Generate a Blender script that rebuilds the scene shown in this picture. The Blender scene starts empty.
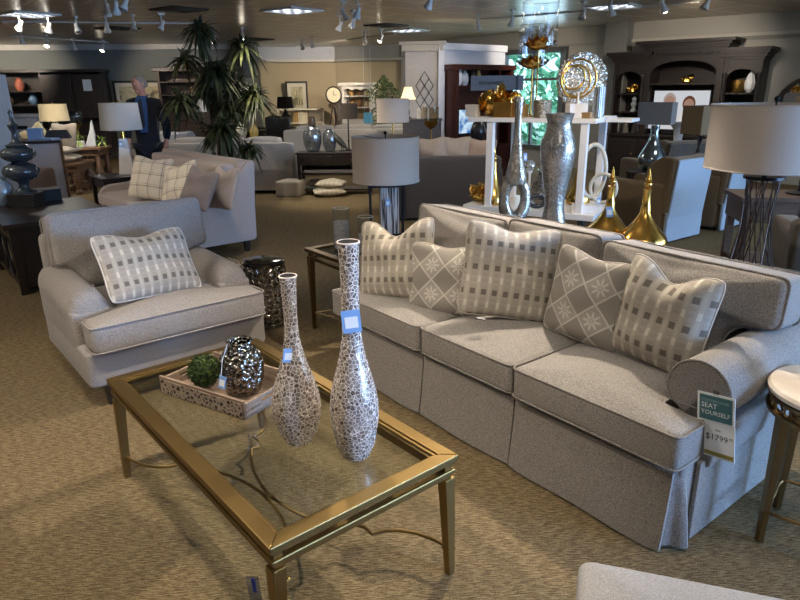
import bpy, math, random
from mathutils import Vector, Matrix
from math import sin, cos, pi, radians as R, sqrt, atan2, hypot
random.seed(7)
SC = bpy.context.scene; COL = SC.collection
SC.view_settings.view_transform = 'Standard'; SC.view_settings.look = 'None'
SC.view_settings.gamma = 1; SC.view_settings.use_curve_mapping = False
# ---------------------------------------------------------------- camera
EYE = Vector((0, 0, 1.6)); F = 640.0; PI_ = R(18.3); RO = -0.011
FW = Vector((0, cos(PI_), -sin(PI_))); UP0 = Vector((0, sin(PI_), cos(PI_))); RT0 = Vector((1, 0, 0))
RT = RT0*cos(RO)+UP0*sin(RO); UP = UP0*cos(RO)-RT0*sin(RO)
cd = bpy.data.cameras.new('camera'); cam = bpy.data.objects.new('camera', cd); COL.objects.link(cam)
cd.sensor_width = 36; cd.lens = 36*F/800; cd.clip_start = .05; cd.clip_end = 200
cam.matrix_world = Matrix.Translation(EYE) @ Matrix((RT, UP, -FW)).transposed().to_4x4()
SC.camera = cam
def ray(px, py): return FW+RT*((px-400)/F)+UP*((300-py)/F)
def G(px, py, z=0.0):
    d = ray(px, py); return EYE+d*((z-EYE.z)/d.z)
def D(px, py, y):
    d = ray(px, py); return EYE+d*(y/d.y)
# ---------------------------------------------------------------- colours, nodes
def C(h):
    h = h.lstrip('#'); v = [int(h[i:i+2], 16)/255 for i in (0, 2, 4)]
    return tuple(((c+.055)/1.055)**2.4 if c > .04045 else c/12.92 for c in v)+(1,)
class NT:
    def __init__(s, name):
        s.m = bpy.data.materials.new(name); s.m.use_nodes = True; s.t = s.m.node_tree; s.t.nodes.clear()
        s.out = s.t.nodes.new('ShaderNodeOutputMaterial'); s._c = None
    def n(s, typ, props=None, **ins):
        o = s.t.nodes.new('ShaderNode'+typ)
        for k, v in (props or {}).items(): setattr(o, k, v)
        for k, v in ins.items():
            key = int(k[1:]) if k[0] == 'i' and k[1:].isdigit() else k.replace('_', ' ')
            s.set(o.inputs[key], v)
        return o
    def set(s, sock, v):
        if isinstance(v, bpy.types.NodeSocket): s.t.links.new(v, sock)
        elif isinstance(v, bpy.types.Node): s.t.links.new(v.outputs[0], sock)
        else: sock.default_value = v
    def math(s, op, a, b=0.0, c=0.0):
        return s.n('Math', {'operation': op}, i0=a, i1=b, i2=c).outputs[0]
    def mix(s, f, a, b, bt='MIX'):
        o = s.n('Mix', {'data_type': 'RGBA', 'blend_type': bt}); s.set(o.inputs[0], f); s.set(o.inputs[6], a); s.set(o.inputs[7], b); return o.outputs[2]
    def co(s):
        if s._c is None: s._c = s.n('TexCoord').outputs['Object']
        return s._c
    def xyz(s):
        o = s.n('SeparateXYZ', i0=s.co()); return o.outputs
    def mapped(s, scale=(1, 1, 1), rot=(0, 0, 0)):
        return s.n('Mapping', Vector=s.co(), Scale=scale, Rotation=rot).outputs[0]
    def noise(s, scale, detail=2.0, vec=None, rough=.5):
        return s.n('TexNoise', Vector=vec or s.co(), Scale=float(scale), Detail=float(detail), Roughness=rough).outputs[0]
    def vor(s, scale, feature='F1', out=0, vec=None, rand=1.0):
        return s.n('TexVoronoi', {'feature': feature}, Vector=vec or s.co(), Scale=float(scale), Randomness=rand).outputs[out]
    def ramp(s, f, stops, interp='LINEAR'):
        o = s.n('ValToRGB'); o.color_ramp.interpolation = interp; e = o.color_ramp.elements
        while len(e) < len(stops): e.new(.5)
        for k, (p, c) in enumerate(stops): e[k].position = p; e[k].color = c if len(c) == 4 else tuple(c)+(1,)
        s.set(o.inputs[0], f); return o.outputs[0]
    def bump(s, h, strength=.3, dist=.01):
        return s.n('Bump', Strength=float(strength), Distance=float(dist), Height=h).outputs[0]
    def pbr(s, col, rough=.5, metal=0.0, normal=None, spec=None, **kw):
        o = s.n('BsdfPrincipled'); I = o.inputs
        s.set(I['Base Color'], col); s.set(I['Roughness'], rough); s.set(I['Metallic'], metal)
        if spec is not None: s.set(I['Specular IOR Level'], spec)
        if normal is not None: s.set(I['Normal'], normal)
        for k, v in kw.items(): s.set(I[k.replace('_', ' ')], v)
        s.t.links.new(o.outputs[0], s.out.inputs[0]); return s.m
_mc = {}
def plain(h, rough=.55, metal=0.0, grain=.12, gs=14, spec=None, bump=0.0, **kw):
    k = (h, rough, metal, grain, gs, spec, bump, tuple(sorted(kw.items())))
    if k in _mc: return _mc[k]
    n = NT('painted' if not metal else 'metal'); c = C(h)
    nz = n.noise(gs, 4)
    lo = tuple(x*(1-grain) for x in c[:3])+(1,); hi = tuple(min(1, x*(1+grain)) for x in c[:3])+(1,)
    col = n.mix(nz, lo, hi)
    _mc[k] = n.pbr(col, rough, metal, n.bump(n.noise(gs*12, 3), bump, .004) if bump else None, spec, **kw); return _mc[k]
def fabric(h, h2=None, scale=420, bump=.35, weave=True, wr=.25, name='woven_fabric'):
    k = ('fab', h, h2, scale, bump, wr)
    if k in _mc: return _mc[k]
    n = NT(name); a = C(h); b = C(h2) if h2 else tuple(x*.72 for x in a[:3])+(1,)
    nz = n.noise(scale, 2); st = n.noise(scale*.5, 2, n.mapped((1, 3, 3)))
    f = n.math('MULTIPLY', n.math('ADD', nz, st), .5)
    co = n.noise(scale*.7, 3); f = n.math('ADD', n.math('MULTIPLY', f, .5), n.math('MULTIPLY', co, .5)); col = n.ramp(f, [(.36, b), (.60, a)])
    big = n.noise(3, 2); col = n.mix(n.math('MULTIPLY', big, .14), col, b)
    h_ = n.math('ADD', n.math('MULTIPLY', n.noise(scale*1.3, 1), .0016), n.math('MULTIPLY', n.noise(7, 2), .02*wr*2))
    _mc[k] = n.pbr(col, .92, 0.0, n.n('Bump', Strength=bump*2, Distance=1.0, Height=h_).outputs[0], .15, Sheen_Weight=.15)
    return _mc[k]
def wood(h, h2, rough=.4, scale=1.0, coat=0.0, rot=0.0):
    k = ('wood', h, h2, rough, scale, rot)
    if k in _mc: return _mc[k]
    n = NT('wood'); v = n.mapped((2*scale, 14*scale, 14*scale), (0, 0, rot)); f = n.noise(3, 6, v, .65)
    _mc[k] = n.pbr(n.ramp(f, [(.3, C(h2)), (.7, C(h))]), rough, 0.0, n.bump(f, .15, .003), None, Coat_Weight=coat); return _mc[k]
def thin_glass(tint='#ffffff', refl=.10, name='clear_glass', ior=1.45, rough=.02):
    k = ('gl', tint, refl, ior, rough)
    if k in _mc: return _mc[k]
    n = NT(name); fc = n.n('LayerWeight', Blend=.5).outputs['Facing']; f = n.math('ADD', .03+refl*.1, n.math('MULTIPLY', n.math('POWER', fc, 4.0), .75))
    tr = n.n('BsdfTransparent', Color=C(tint)); gl = n.n('BsdfGlossy', Roughness=rough)
    mx = n.n('MixShader', i0=f); n.set(mx.inputs[1], tr); n.set(mx.inputs[2], gl)
    n.t.links.new(mx.outputs[0], n.out.inputs[0]); _mc[k] = n.m; return n.m
def glow(h, s):
    k = ('glow', h, s)
    if k in _mc: return _mc[k]
    n = NT('lit_surface'); e = n.n('Emission', Color=C(h), Strength=float(s)); n.t.links.new(e.outputs[0], n.out.inputs[0]); _mc[k] = n.m; return n.m
# ---------------------------------------------------------------- mesh builder
class B:
    def __init__(s): s.v = []; s.f = []
    def add(s, vs, fs, mat=None):
        o = len(s.v)
        s.v += [tuple(mat @ Vector(p)) for p in vs] if mat is not None else [tuple(p) for p in vs]
        s.f += [tuple(i+o for i in f) for f in fs]; return s
    def box(s, c, d, rz=0, mat=None, tilt=None):
        x, y, z = d[0]/2, d[1]/2, d[2]/2
        vs = [(a*x, b*y, e*z) for e in (-1, 1) for b in (-1, 1) for a in (-1, 1)]
        m = Matrix.Translation(Vector(c)) @ Matrix.Rotation(rz, 4, 'Z')
        if tilt is not None: m = m @ tilt
        if mat is not None: m = mat @ m
        return s.add(vs, [(0, 2, 3, 1), (4, 5, 7, 6), (0, 1, 5, 4), (2, 6, 7, 3), (0, 4, 6, 2), (1, 3, 7, 5)], m)
    def taper(s, c, b, t, h, rz=0, off=(0, 0)):   # frustum from z=c.z to c.z+h
        vs = [(x*b[0]/2, y*b[1]/2, 0) for y in (-1, 1) for x in (-1, 1)]+[(x*t[0]/2+off[0], y*t[1]/2+off[1], h) for y in (-1, 1) for x in (-1, 1)]
        return s.add(vs, [(0, 2, 3, 1), (4, 5, 7, 6), (0, 1, 5, 4), (2, 6, 7, 3), (0, 4, 6, 2), (1, 3, 7, 5)], Matrix.Translation(Vector(c)) @ Matrix.Rotation(rz, 4, 'Z'))
    def lathe(s, prof, n=32, c=(0, 0, 0), mat=None, sx=1, sy=1, cap=True):
        vs = []; fs = []
        for r, z in prof:
            for k in range(n): a = 2*pi*k/n; vs.append((r*cos(a)*sx+c[0], r*sin(a)*sy+c[1], z+c[2]))
        for j in range(len(prof)-1):
            for k in range(n): fs.append((j*n+k, j*n+(k+1) % n, (j+1)*n+(k+1) % n, (j+1)*n+k))
        if cap:
            if prof[0][0] > 1e-5: fs.append(tuple(range(n-1, -1, -1)))
            if prof[-1][0] > 1e-5: fs.append(tuple((len(prof)-1)*n+k for k in range(n)))
        return s.add(vs, fs, mat)
    def cyl(s, a, b, r, r2=None, n=16): return s.tube([a, b], r, n, r2=r2, cap=True)
    def tube(s, pts, r, n=8, closed=False, r2=None, cap=True, flat=None):
        pts = [Vector(p) for p in pts]; m = len(pts); vs = []; fs = []; nrm = None
        for i, p in enumerate(pts):
            if closed: t = pts[(i+1) % m]-pts[i-1]
            else: t = pts[min(i+1, m-1)]-pts[max(i-1, 0)]
            if t.length < 1e-9: t = Vector((0, 0, 1))
            t.normalize()
            if nrm is None: nrm = t.cross(Vector((0, 0, 1)) if abs(t.z) < .95 else Vector((1, 0, 0)))
            nrm = (nrm-t*nrm.dot(t)); nrm.normalize(); bn = t.cross(nrm)
            rr = r[i] if isinstance(r, (list, tuple)) else (r if r2 is None else r+(r2-r)*i/(m-1))
            for k in range(n):
                a = 2*pi*k/n; vs.append(p+nrm*cos(a)*rr+bn*sin(a)*rr*(flat or 1))
        for i in range(m if closed else m-1):
            for k in range(n): fs.append((i*n+k, i*n+(k+1) % n, ((i+1) % m)*n+(k+1) % n, ((i+1) % m)*n+k))
        if cap and not closed: fs += [tuple(range(n-1, -1, -1)), tuple((m-1)*n+k for k in range(n))]
        return s.add(vs, fs)
    def ball(s, c, r, n=16, sx=1, sy=1, sz=1, mat=None):
        return s.lathe([(max(1e-6, r*sin(pi*k/(n//2))), -r*sz*cos(pi*k/(n//2))) for k in range(n//2+1)], n, c, mat, sx, sy, cap=False)
    def slab(s, out, z0, z1, r=.03, puff=.0, rings=5, puffb=0.0, mat=None, cen=None, wob=0.0):
        # soft extruded outline: rounded edges and a crowned top
        n = len(out); cx = sum(p[0] for p in out)/n; cy = sum(p[1] for p in out)/n
        if cen: cx, cy = cen
        rad = [hypot(p[0]-cx, p[1]-cy) for p in out]; rs = []
        K = 4
        for k in range(K+1): a = pi/2*k/K; rs.append((r*(1-sin(a)), z0+r*(1-cos(a)), None))
        for k in range(K+1): a = pi/2*k/K; rs.append((r*(1-cos(a)), z1-r*(1-sin(a)), None))
        vs = []; fs = []
        def ring(ins, z, sc=1.0):
            for p, q in zip(out, rad):
                g = (q-ins)/q*sc if q > 1e-6 else sc
                x = cx+(p[0]-cx)*g; y = cy+(p[1]-cy)*g
                w = wob*(sin(x*9+z*7+cx*3)+cos(y*11-x*4)+sin(z*13+y*6)) if wob else 0
                vs.append((x+w*.4, y+w*.4, z+w*(.6 if sc < 1 else .3)))
        for k in range(rings, 0, -1):
            t = k/rings; sc = 1-t; ring(r, z0-puffb*(1-sc**2)*1.0, max(sc, .001))
        for ins, z, _ in rs: ring(ins, z)
        for k in range(1, rings+1):
            t = k/rings; sc = 1-t; ring(r, z1+puff*(1-sc**2.2), max(sc, .001))
        m = len(vs)//n
        for j in range(m-1):
            for k in range(n): fs.append((j*n+k, j*n+(k+1) % n, (j+1)*n+(k+1) % n, (j+1)*n+k))
        return s.add(vs, fs, mat)
    def obj(s, name, mat, parent=None, smooth=True, ang=38, loc=None, rot=None, bevel=0, sub=0, seg=2):
        me = bpy.data.meshes.new(name); me.from_pydata(s.v, [], s.f); me.update()
        me.materials.append(mat)
        if smooth: me.shade_smooth(); me.set_sharp_from_angle(angle=R(ang))
        o = bpy.data.objects.new(name, me); COL.objects.link(o)
        if parent: o.parent = parent
        if loc is not None: o.location = loc
        if rot is not None: o.rotation_euler = rot
        if bevel:
            m = o.modifiers.new('b', 'BEVEL'); m.width = bevel; m.segments = seg; m.limit_method = 'ANGLE'; m.angle_limit = R(40); m.harden_normals = smooth
        if sub: m = o.modifiers.new('s', 'SUBSURF'); m.levels = m.render_levels = sub
        return o
def bx(c, d, rz=0): return B().box(c, d, rz)
def resample(poly, step=.03, rnd=.0, seg=5):
    # closed polygon with optional rounded corners, resampled
    P = [Vector((p[0], p[1])) for p in poly]; out = []; n = len(P)
    for i in range(n):
        a, b, c = P[i-1], P[i], P[(i+1) % n]; r = rnd[i] if isinstance(rnd, (list, tuple)) else rnd
        if r > 0:
            u = (a-b); v = (c-b); rr = min(r, u.length*.49, v.length*.49); u.normalize(); v.normalize()
            p0 = b+u*rr; p1 = b+v*rr
            out += [(p0*(1-t)**2+b*2*t*(1-t)+p1*t*t) for t in [k/seg for k in range(seg+1)]]
        else: out.append(b)
    res = []
    for i in range(len(out)):
        a = out[i]; b = out[(i+1) % len(out)]; L = (b-a).length
        if L < 1e-6: continue
        k = max(1, int(L/step))
        for j in range(k): res.append(tuple(a+(b-a)*j/k))
    return res
def rect(x0, y0, x1, y1): return [(x0, y0), (x1, y0), (x1, y1), (x0, y1)]
# ---------------------------------------------------------------- tagging
def tag(o, label, cat, group=None, kind=None):
    o['label'] = label; o['category'] = cat
    if group: o['group'] = group
    if kind: o['kind'] = kind
    return o
def T(name, label, cat, loc=(0, 0, 0), rz=0.0, group=None):
    o = bpy.data.objects.new(name, None); COL.objects.link(o); o.location = loc; o.rotation_euler = (0, 0, rz); o.empty_display_size = .1
    return tag(o, label, cat, group)
def S(o): o['kind'] = 'structure'; return o
def copy_tree(o, parent=None):
    c = o.copy(); COL.objects.link(c)
    if parent is not None: c.parent = parent
    for ch in [k for k in bpy.data.objects if k.parent == o]: copy_tree(ch, c)
    return c
def dup(o, loc, rz=None, label=None, scale=None):
    c = copy_tree(o); c.location = loc
    if rz is not None: c.rotation_euler = (0, 0, rz)
    if scale: c.scale = (scale,)*3 if not isinstance(scale, tuple) else scale
    if label: c['label'] = label
    return c
# ---------------------------------------------------------------- shared materials
SOFA = fabric('#9f9a95', '#5c5650', 330); CHAIR = fabric('#a8a29d', '#6a6562', 340)
GOLD = plain('#8f774a', .44, 1.0, .08, 9); GOLD2 = plain('#e6b75e', .2, 1.0, .08, 9); BRASS = plain('#8a7048', .36, 1.0, .1)
DARK = wood('#2a211d', '#15100e', .3, 1.0, .3); CHERRY = wood('#1f110e', '#0f0807', .5, 1.0, 0.0); OAK = wood('#7a5c42', '#4a3526', .5)
BLACK = plain('#141314', .55, spec=.3); WHITE = plain('#e9e7e6', .45); CREAM = fabric('#d9cfbe', '#b5ab9a', 300); GLASS = thin_glass()
STEEL = plain('#a9a6a0', .25, 1.0); TAGB = plain('#7ea8dc', .5, grain=.03); PAPER = plain('#e9edf0', .6, grain=.02)
SHADE = fabric('#c8beb4', '#b8aea4', 700, .15, wr=.02, name='linen_shade')
def stripe_mat():
    n = NT('striped_square_weave'); X = n.xyz(); p = .052
    u = n.math('DIVIDE', X[0], p); v = n.math('DIVIDE', X[1], .118)
    fu = n.math('FRACT', n.math('ADD', u, 100.0)); fv = n.math('FRACT', n.math('ADD', v, 100.1)); f3 = n.math('FRACT', n.math('ADD', n.math('MULTIPLY', v, 4.0), 100.4))
    st = n.math('LESS_THAN', fu, .27); inb = n.math('LESS_THAN', n.math('ABSOLUTE', n.math('SUBTRACT', fu, .65)), .235)
    sq = n.math('MULTIPLY', inb, n.math('LESS_THAN', fv, .23)); mid = n.math('MULTIPLY', inb, n.math('LESS_THAN', f3, .62))
    base = n.mix(n.math('MULTIPLY', mid, .25), C('#aca498'), C('#8c8377')); base = n.mix(sq, base, C('#6d665e'))
    light = n.mix(n.math('LESS_THAN', n.math('ABSOLUTE', n.math('SUBTRACT', fv, .62)), .13), C('#b8b1a3'), C('#d3ccbe'))
    col = n.mix(st, base, light); nz = n.noise(350, 2); col = n.mix(n.math('MULTIPLY', nz, .35), col, C('#6b645c'))
    return n.pbr(col, .92, 0, n.bump(n.math('ADD', nz, n.math('MULTIPLY', st, .5)), .35, .003), .15)
def floral_mat():
    n = NT('diamond_floral_weave'); X = n.xyz(); q = .15
    a = n.math('ADD', n.math('DIVIDE', n.math('ADD', X[0], X[1]), q), 100.5); b = n.math('ADD', n.math('DIVIDE', n.math('SUBTRACT', X[0], X[1]), q), 100.5)
    fa = n.math('SUBTRACT', n.math('FRACT', a), .5); fb = n.math('SUBTRACT', n.math('FRACT', b), .5)
    par = n.math('MODULO', n.math('ADD', n.math('FLOOR', a), n.math('FLOOR', b)), 2.0)
    edge = n.math('GREATER_THAN', n.math('MAXIMUM', n.math('ABSOLUTE', fa), n.math('ABSOLUTE', fb)), .465)
    r = n.math('SQRT', n.math('ADD', n.math('MULTIPLY', fa, fa), n.math('MULTIPLY', fb, fb)))
    th = n.math('ARCTAN2', fa, fb); pet = n.math('ADD', .26, n.math('MULTIPLY', .14, n.math('COSINE', n.math('MULTIPLY', th, 8.0))))
    fl = n.math('MULTIPLY', n.math('LESS_THAN', r, pet), n.math('GREATER_THAN', r, .1))
    dot = n.math('LESS_THAN', r, .05); fl = n.math('MAXIMUM', fl, dot)
    m = n.math('MAXIMUM', edge, n.math('MULTIPLY', fl, par))
    nz = n.noise(300, 2)
    g = n.mix(par, C('#8d877f'), C('#a09a91')); col = n.mix(n.math('MULTIPLY', m, n.math('ADD', .45, n.math('MULTIPLY', nz, .5))), g, C('#cbc6bd'))
    return n.pbr(col, .92, 0, n.bump(n.math('ADD', nz, m), .3, .003), .15)
def plaid_mat(base='#d6cfc2', line='#77706a', p=.13):
    n = NT('plaid_weave'); X = n.xyz(); m = None
    for ax in (0, 1):
        f = n.math('FRACT', n.math('ADD', n.math('DIVIDE', X[ax], p), 100.3))
        l = n.math('MAXIMUM', n.math('LESS_THAN', n.math('ABSOLUTE', n.math('SUBTRACT', f, .5)), .05), n.math('LESS_THAN', n.math('ABSOLUTE', n.math('SUBTRACT', f, .66)), .02))
        m = l if m is None else n.math('ADD', m, l)
    nz = n.noise(260, 2); col = n.mix(n.math('MULTIPLY', m, .5), C(base), C(line)); col = n.mix(n.math('MULTIPLY', nz, .25), col, C(line))
    return n.pbr(col, .92, 0, n.bump(nz, .25, .003), .15)
STRIPE = stripe_mat(); FLORAL = floral_mat(); PLAID = plaid_mat()
def mosaic_mat(scale=60, a='#4a403e', b='#9b8f8c', line='#e9e2dd', w=.06, rough=.15, met=.85):
    n = NT('crackle_mosaic'); d = n.vor(scale, 'DISTANCE_TO_EDGE'); c = n.vor(scale, 'F1', 1)
    g = n.n('SeparateColor', i0=c).outputs[0]; e = n.math('LESS_THAN', d, w)
    col = n.mix(e, n.mix(g, C(a), C(b)), C(line))
    mt = n.math('SUBTRACT', met, n.math('MULTIPLY', e, met*.9))
    h = n.math('ADD', n.math('MULTIPLY', g, .6), n.math('MINIMUM', d, .1))
    return n.pbr(col, n.math('ADD', rough, n.math('MULTIPLY', e, .5)), mt, n.bump(h, .6, .004))
def hammered(scale, a, b, st=.8, rough=.14, metal=1.0, dist=.01):
    n = NT('hammered_metal'); d = n.vor(scale, 'F1', 0); col = n.mix(d, C(a), C(b))
    return n.pbr(col, rough, metal, n.bump(d, st, dist))
MOS = mosaic_mat(78, '#7a6d66', '#cfc4bb', '#e2d9d2', w=.05, met=.5); MERC = hammered(75, '#b9b3aa', '#4b443c', .9, .1); GLIT = mosaic_mat(150, '#7a736b', '#f0eae0', '#b8afa6', w=.02, rough=.24)
def pillow(w, h, t, mat, parent=None, pipe=None, chop=0.0, name='pillow_body', n=26, pull=.06, seed=0):
    b = B(); vs = []; fs = []; edge = {}
    rnd = random.Random(seed); ph = [rnd.uniform(0, 6) for _ in range(4)]
    def pt(u, v, sgn):
        rc = 1-.075*(abs(u)*abs(v))**6; x = w/2*u*(1-pull*(1-v*v)*abs(u)**2)*rc; y = h/2*v*(1-pull*(1-u*u)*abs(v)**2)*rc
        y -= chop*math.exp(-(u/.42)**2)*((v+1)/2)**2
        f = max(0, (1-u**4)*(1-v**4))**.55*(.55+.45*(1-u*u)*(1-v*v)**.5 if abs(v) < 1 else .55)
        z = sgn*t/2*f; k = (1-abs(u)**3)*(1-abs(v)**3)
        z += .007*k*(sin(u*5+ph[0]+v*3)+sin(v*6+ph[1]-u*2))
        z *= 1-.25*chop/.08*math.exp(-(u/.35)**2)*max(0, v)
        return (x, y, z)
    idx = {}
    for sgn in (1, -1):
        for i in range(n+1):
            for j in range(n+1):
                u = -cos(pi*i/n); v = -cos(pi*j/n); u = .6*u+.4*(2*i/n-1); v = .6*v+.4*(2*j/n-1)
                if (i in (0, n) or j in (0, n)) and sgn == -1: idx[(i, j, sgn)] = idx[(i, j, 1)]; continue
                idx[(i, j, sgn)] = len(vs); vs.append(pt(u, v, sgn))
        for i in range(n):
            for j in range(n):
                q = [idx[(i, j, sgn)], idx[(i+1, j, sgn)], idx[(i+1, j+1, sgn)], idx[(i, j+1, sgn)]]
                fs.append(tuple(q if sgn > 0 else q[::-1]))
    b.add(vs, fs); o = b.obj(name, mat, parent, ang=80)
    if pipe:
        loop = [(i, 0) for i in range(n)]+[(n, j) for j in range(n)]+[(i, n) for i in range(n, 0, -1)]+[(0, j) for j in range(n, 0, -1)]
        B().tube([vs[idx[(i, j, 1)]] for i, j in loop], .0045, 6, closed=True).obj('piping', pipe, parent or o)
    return o
def throw_pillow(label, loc, w, h, t, mat, yaw, lean, roll=0.0, pipe=None, chop=.04, group=None, seed=0, pull=.06, nm='throw_pillow', cat='throw pillow', face=1):
    # upright pillow: face looks along yaw direction, bottom edge near loc, leaning back by lean
    e = T(nm, label, cat, loc, 0, group)
    m = Matrix.Rotation(yaw+pi/2, 4, 'Z') @ Matrix.Rotation(pi/2-lean, 4, 'X') @ Matrix.Rotation(roll, 4, 'Z')
    e.rotation_mode = 'XYZ'; e.rotation_euler = m.to_euler()
    pillow(w, h, t, mat, e, pipe, chop, seed=seed, pull=pull); return e
def text_obj(s, size, mat, parent, loc, rot, name='lettering', ext=.0003, align='LEFT'):
    cu = bpy.data.curves.new(name, 'FONT'); cu.body = s; cu.size = size; cu.extrude = ext; cu.align_x = align; cu.resolution_u = 2
    tmp = bpy.data.objects.new(name, cu); COL.objects.link(tmp); me = bpy.data.meshes.new_from_object(tmp.evaluated_get(bpy.context.evaluated_depsgraph_get())); bpy.data.objects.remove(tmp)
    me.materials.clear(); me.materials.append(mat); o = bpy.data.objects.new(name, me); COL.objects.link(o); o.parent = parent; o.location = loc; o.rotation_euler = rot; return o
def price_tag(parent, w=.05, h=.065, loc=(0, 0, 0), rot=(pi/2, 0, 0), name='price_tag', string=True):
    # small blue hang tag in its own XY plane
    o = bx((0, 0, 0), (w, h, .0015)).obj(name, TAGB, parent, loc=loc, rot=rot)
    bx((0, -.003, .001), (w*.7, h*.5, .001)).obj('tag_print', PAPER, o); return o
# ================================================================ the room
CZ = 2.70
def wallseg(name, p0, p1, z0, z1, mat, th=.12, par=None):
    a = Vector(p0); b = Vector(p1); d = b-a; ang = atan2(d.y, d.x); c = (a+b)/2; nrm = Vector((-d.y, d.x)).normalized()*th/2
    o = bx((c.x+nrm.x, c.y+nrm.y, (z0+z1)/2), (d.length, th, z1-z0), ang).obj(name, mat, par)
    if not par: S(o)
    return o
def carpet():
    n = NT('ribbed_carpet'); v = n.mapped((1, 1, 1), (0, 0, R(12)))
    rib = n.noise(52, 4, n.mapped((.5, 4.2, 1), (0, 0, R(-38))), .7); lo = n.noise(3, 3); fine = n.noise(230, 2)
    f = n.math('ADD', n.math('MULTIPLY', rib, .7), n.math('MULTIPLY', fine, .3))
    col = n.ramp(f, [(.37, C('#302718')), (.49, C('#6e5f46')), (.62, C('#a3916f'))])
    col = n.mix(n.math('MULTIPLY', lo, .25), col, C('#6e5f48'))
    return n.pbr(col, .95, 0, n.bump(f, .7, .012), .1)
def tiles():
    n = NT('ceiling_tiles'); v = n.mapped((1, 1, 1), (0, 0, R(-38)))
    br = n.n('TexBrick', {'offset': .5}, Vector=v, Scale=1.0, i1=C('#8a7e6c'), i2=C('#857968'), i3=C('#6a6153'))
    br.inputs['Brick Width'].default_value = 1.22; br.inputs['Row Height'].default_value = .61; br.inputs['Mortar Size'].default_value = .022
    br.inputs[1].default_value = C('#a8977a'); br.inputs[2].default_value = C('#a29176'); br.inputs[3].default_value = C('#d8cbb2')
    return n.pbr(n.mix(.1, br.outputs[0], n.noise(30, 3)), .3, 0, n.bump(n.noise(9, 3), .25, .02), .5)
PLAN = [(-14.2, -5.7), (9.2, -5.7), (9.2, 8.9), (7.0, 10.75), (4.1, 13.1), (.3, 18.1), (-1.72, 19.1), (-5.3, 18.6), (-5.3, 17.5), (-14.2, 16.5)]
def plate(z0, z1):
    n = len(PLAN); return B().add([(x, y, z0) for x, y in PLAN]+[(x, y, z1) for x, y in PLAN], [tuple(range(n-1, -1, -1)), tuple(range(n, 2*n))]+[(k, (k+1) % n, n+(k+1) % n, n+k) for k in range(n)])
S(plate(-.12, 0).obj('floor', carpet(), smooth=False)); S(plate(CZ, CZ+.12).obj('ceiling', tiles(), smooth=False))
WG = plain('#7b7d79', .7, gs=3, grain=.05); WD = plain('#747772', .7, gs=3, grain=.05); WBE = plain('#a8987a', .7, gs=3, grain=.05); TRIM = plain('#b9b6ae', .5); W_DAYLIT = plain('#c9ccd4', .6, gs=3, grain=.03)
# left back
wallseg('wall_back_left', (-14, 16.3), (-7.45, 17), 0, CZ, WD)
wallseg('wall_back', (-7.45, 17), (-3.55, 17.3), 0, CZ, WD)
for k, (a, b) in enumerate((((-14, 16.29), (-7.44, 16.99)), ((-7.44, 16.99), (-3.55, 17.29)))):
    for z0, z1, th, nm in ((0, .17, -.03, 'baseboard_back'), (CZ-.12, CZ, -.07, 'trim_%d' % (k+1))):
        wallseg(nm if nm[0] == 't' else 'baseboard_'+('left', 'back')[k], a, b, z0, z1, TRIM, th)
S(bx((-3.62, 16.9, CZ/2), (.22, .9, CZ)).obj('wall_pier', plain('#8f9190', .6)))
# beige room behind
wallseg('wall_beige', (-5.2, 18.34), (-1.72, 18.9), 0, 2.36, WBE)
wallseg('wall_beige_side', (-1.72, 18.9), (.5, 17.9), 0, 2.36, WBE)
wallseg('wall_header', (-5.2, 18.23), (-1.72, 18.8), 2.36, CZ, plain('#a9adb4', .6))
wallseg('wall_header_side', (-1.72, 18.8), (.5, 17.8), 2.36, CZ, plain('#8c8a84', .6))
wallseg('trim_3', (-3.55, 18.45), (-1.72, 18.75), 2.31, 2.38, TRIM, -.06); wallseg('trim_4', (-1.72, 18.75), (.5, 17.75), 2.31, 2.38, plain('#9a958a', .6), -.06)
# window wall running towards the camera on the far right, and the wall behind the big wall unit
W0 = Vector((.1, 17.9)); W1 = Vector((3.95, 12.95)); wd = (W1-W0).normalized()
def onwall(px, y=80):
    d = ray(px, y); # ray / wall intersection in plan
    A = Matrix(((d.x, -wd.x), (d.y, -wd.y))); s = A.inverted() @ W0; return s[1]
wa, wb = onwall(503), onwall(566)
WR = plain('#9d9a93', .65, gs=3, grain=.05)
wallseg('wall_window', W0, W0+wd*wa, 0, CZ, WR, .15); wallseg('wall_window', W0+wd*wb, W1, 0, CZ, WR, .15)
wallseg('wall_window', W0+wd*wa, W0+wd*wb, 2.36, CZ, WR, .15); wallseg('wall_window', W0+wd*wa, W0+wd*wb, 0, .35, WR, .15)
def window_unit():
    L = wb-wa; ang = atan2(wd.y, wd.x); p = W0+wd*(wa+L/2)
    t = bpy.data.objects.new('window_1', None); COL.objects.link(t); t.location = (p.x, p.y, 0); t.rotation_euler = (0, 0, ang); t['kind'] = 'structure'
    fr = plain('#4e5053', .5); b = B()
    for s in (-1, 1): b.box((s*(L/2-.05), -.02, 1.35), (.14, .12, 2.02))
    b.box((0, -.02, 2.31), (L, .12, .1)); b.box((0, -.02, .38), (L, .12, .06)); b.box((0, 0, 1.35), (.06, .06, 2.0)); b.box((0, 0, 1.75), (L, .05, .05)); b.obj('window_frame', fr, t)
    bx((0, .03, 1.35), (L-.1, .01, 1.95)).obj('window_pane', thin_glass('#e8f2f4', .1), t)
window_unit()
W2 = Vector((6.85, 10.55)); W3 = Vector((9, 8.8))
def pier():
    b = B(); b.box((4.12, 12.72, CZ/2), (.42, .42, CZ), R(-38)); return S(b.obj('wall_pier', plain('#767673', .6)))
pier()
wallseg('wall_right', W1, W2, 0, CZ, WR); wallseg('wall_right', W2, W3, 0, CZ, WR)
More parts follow.
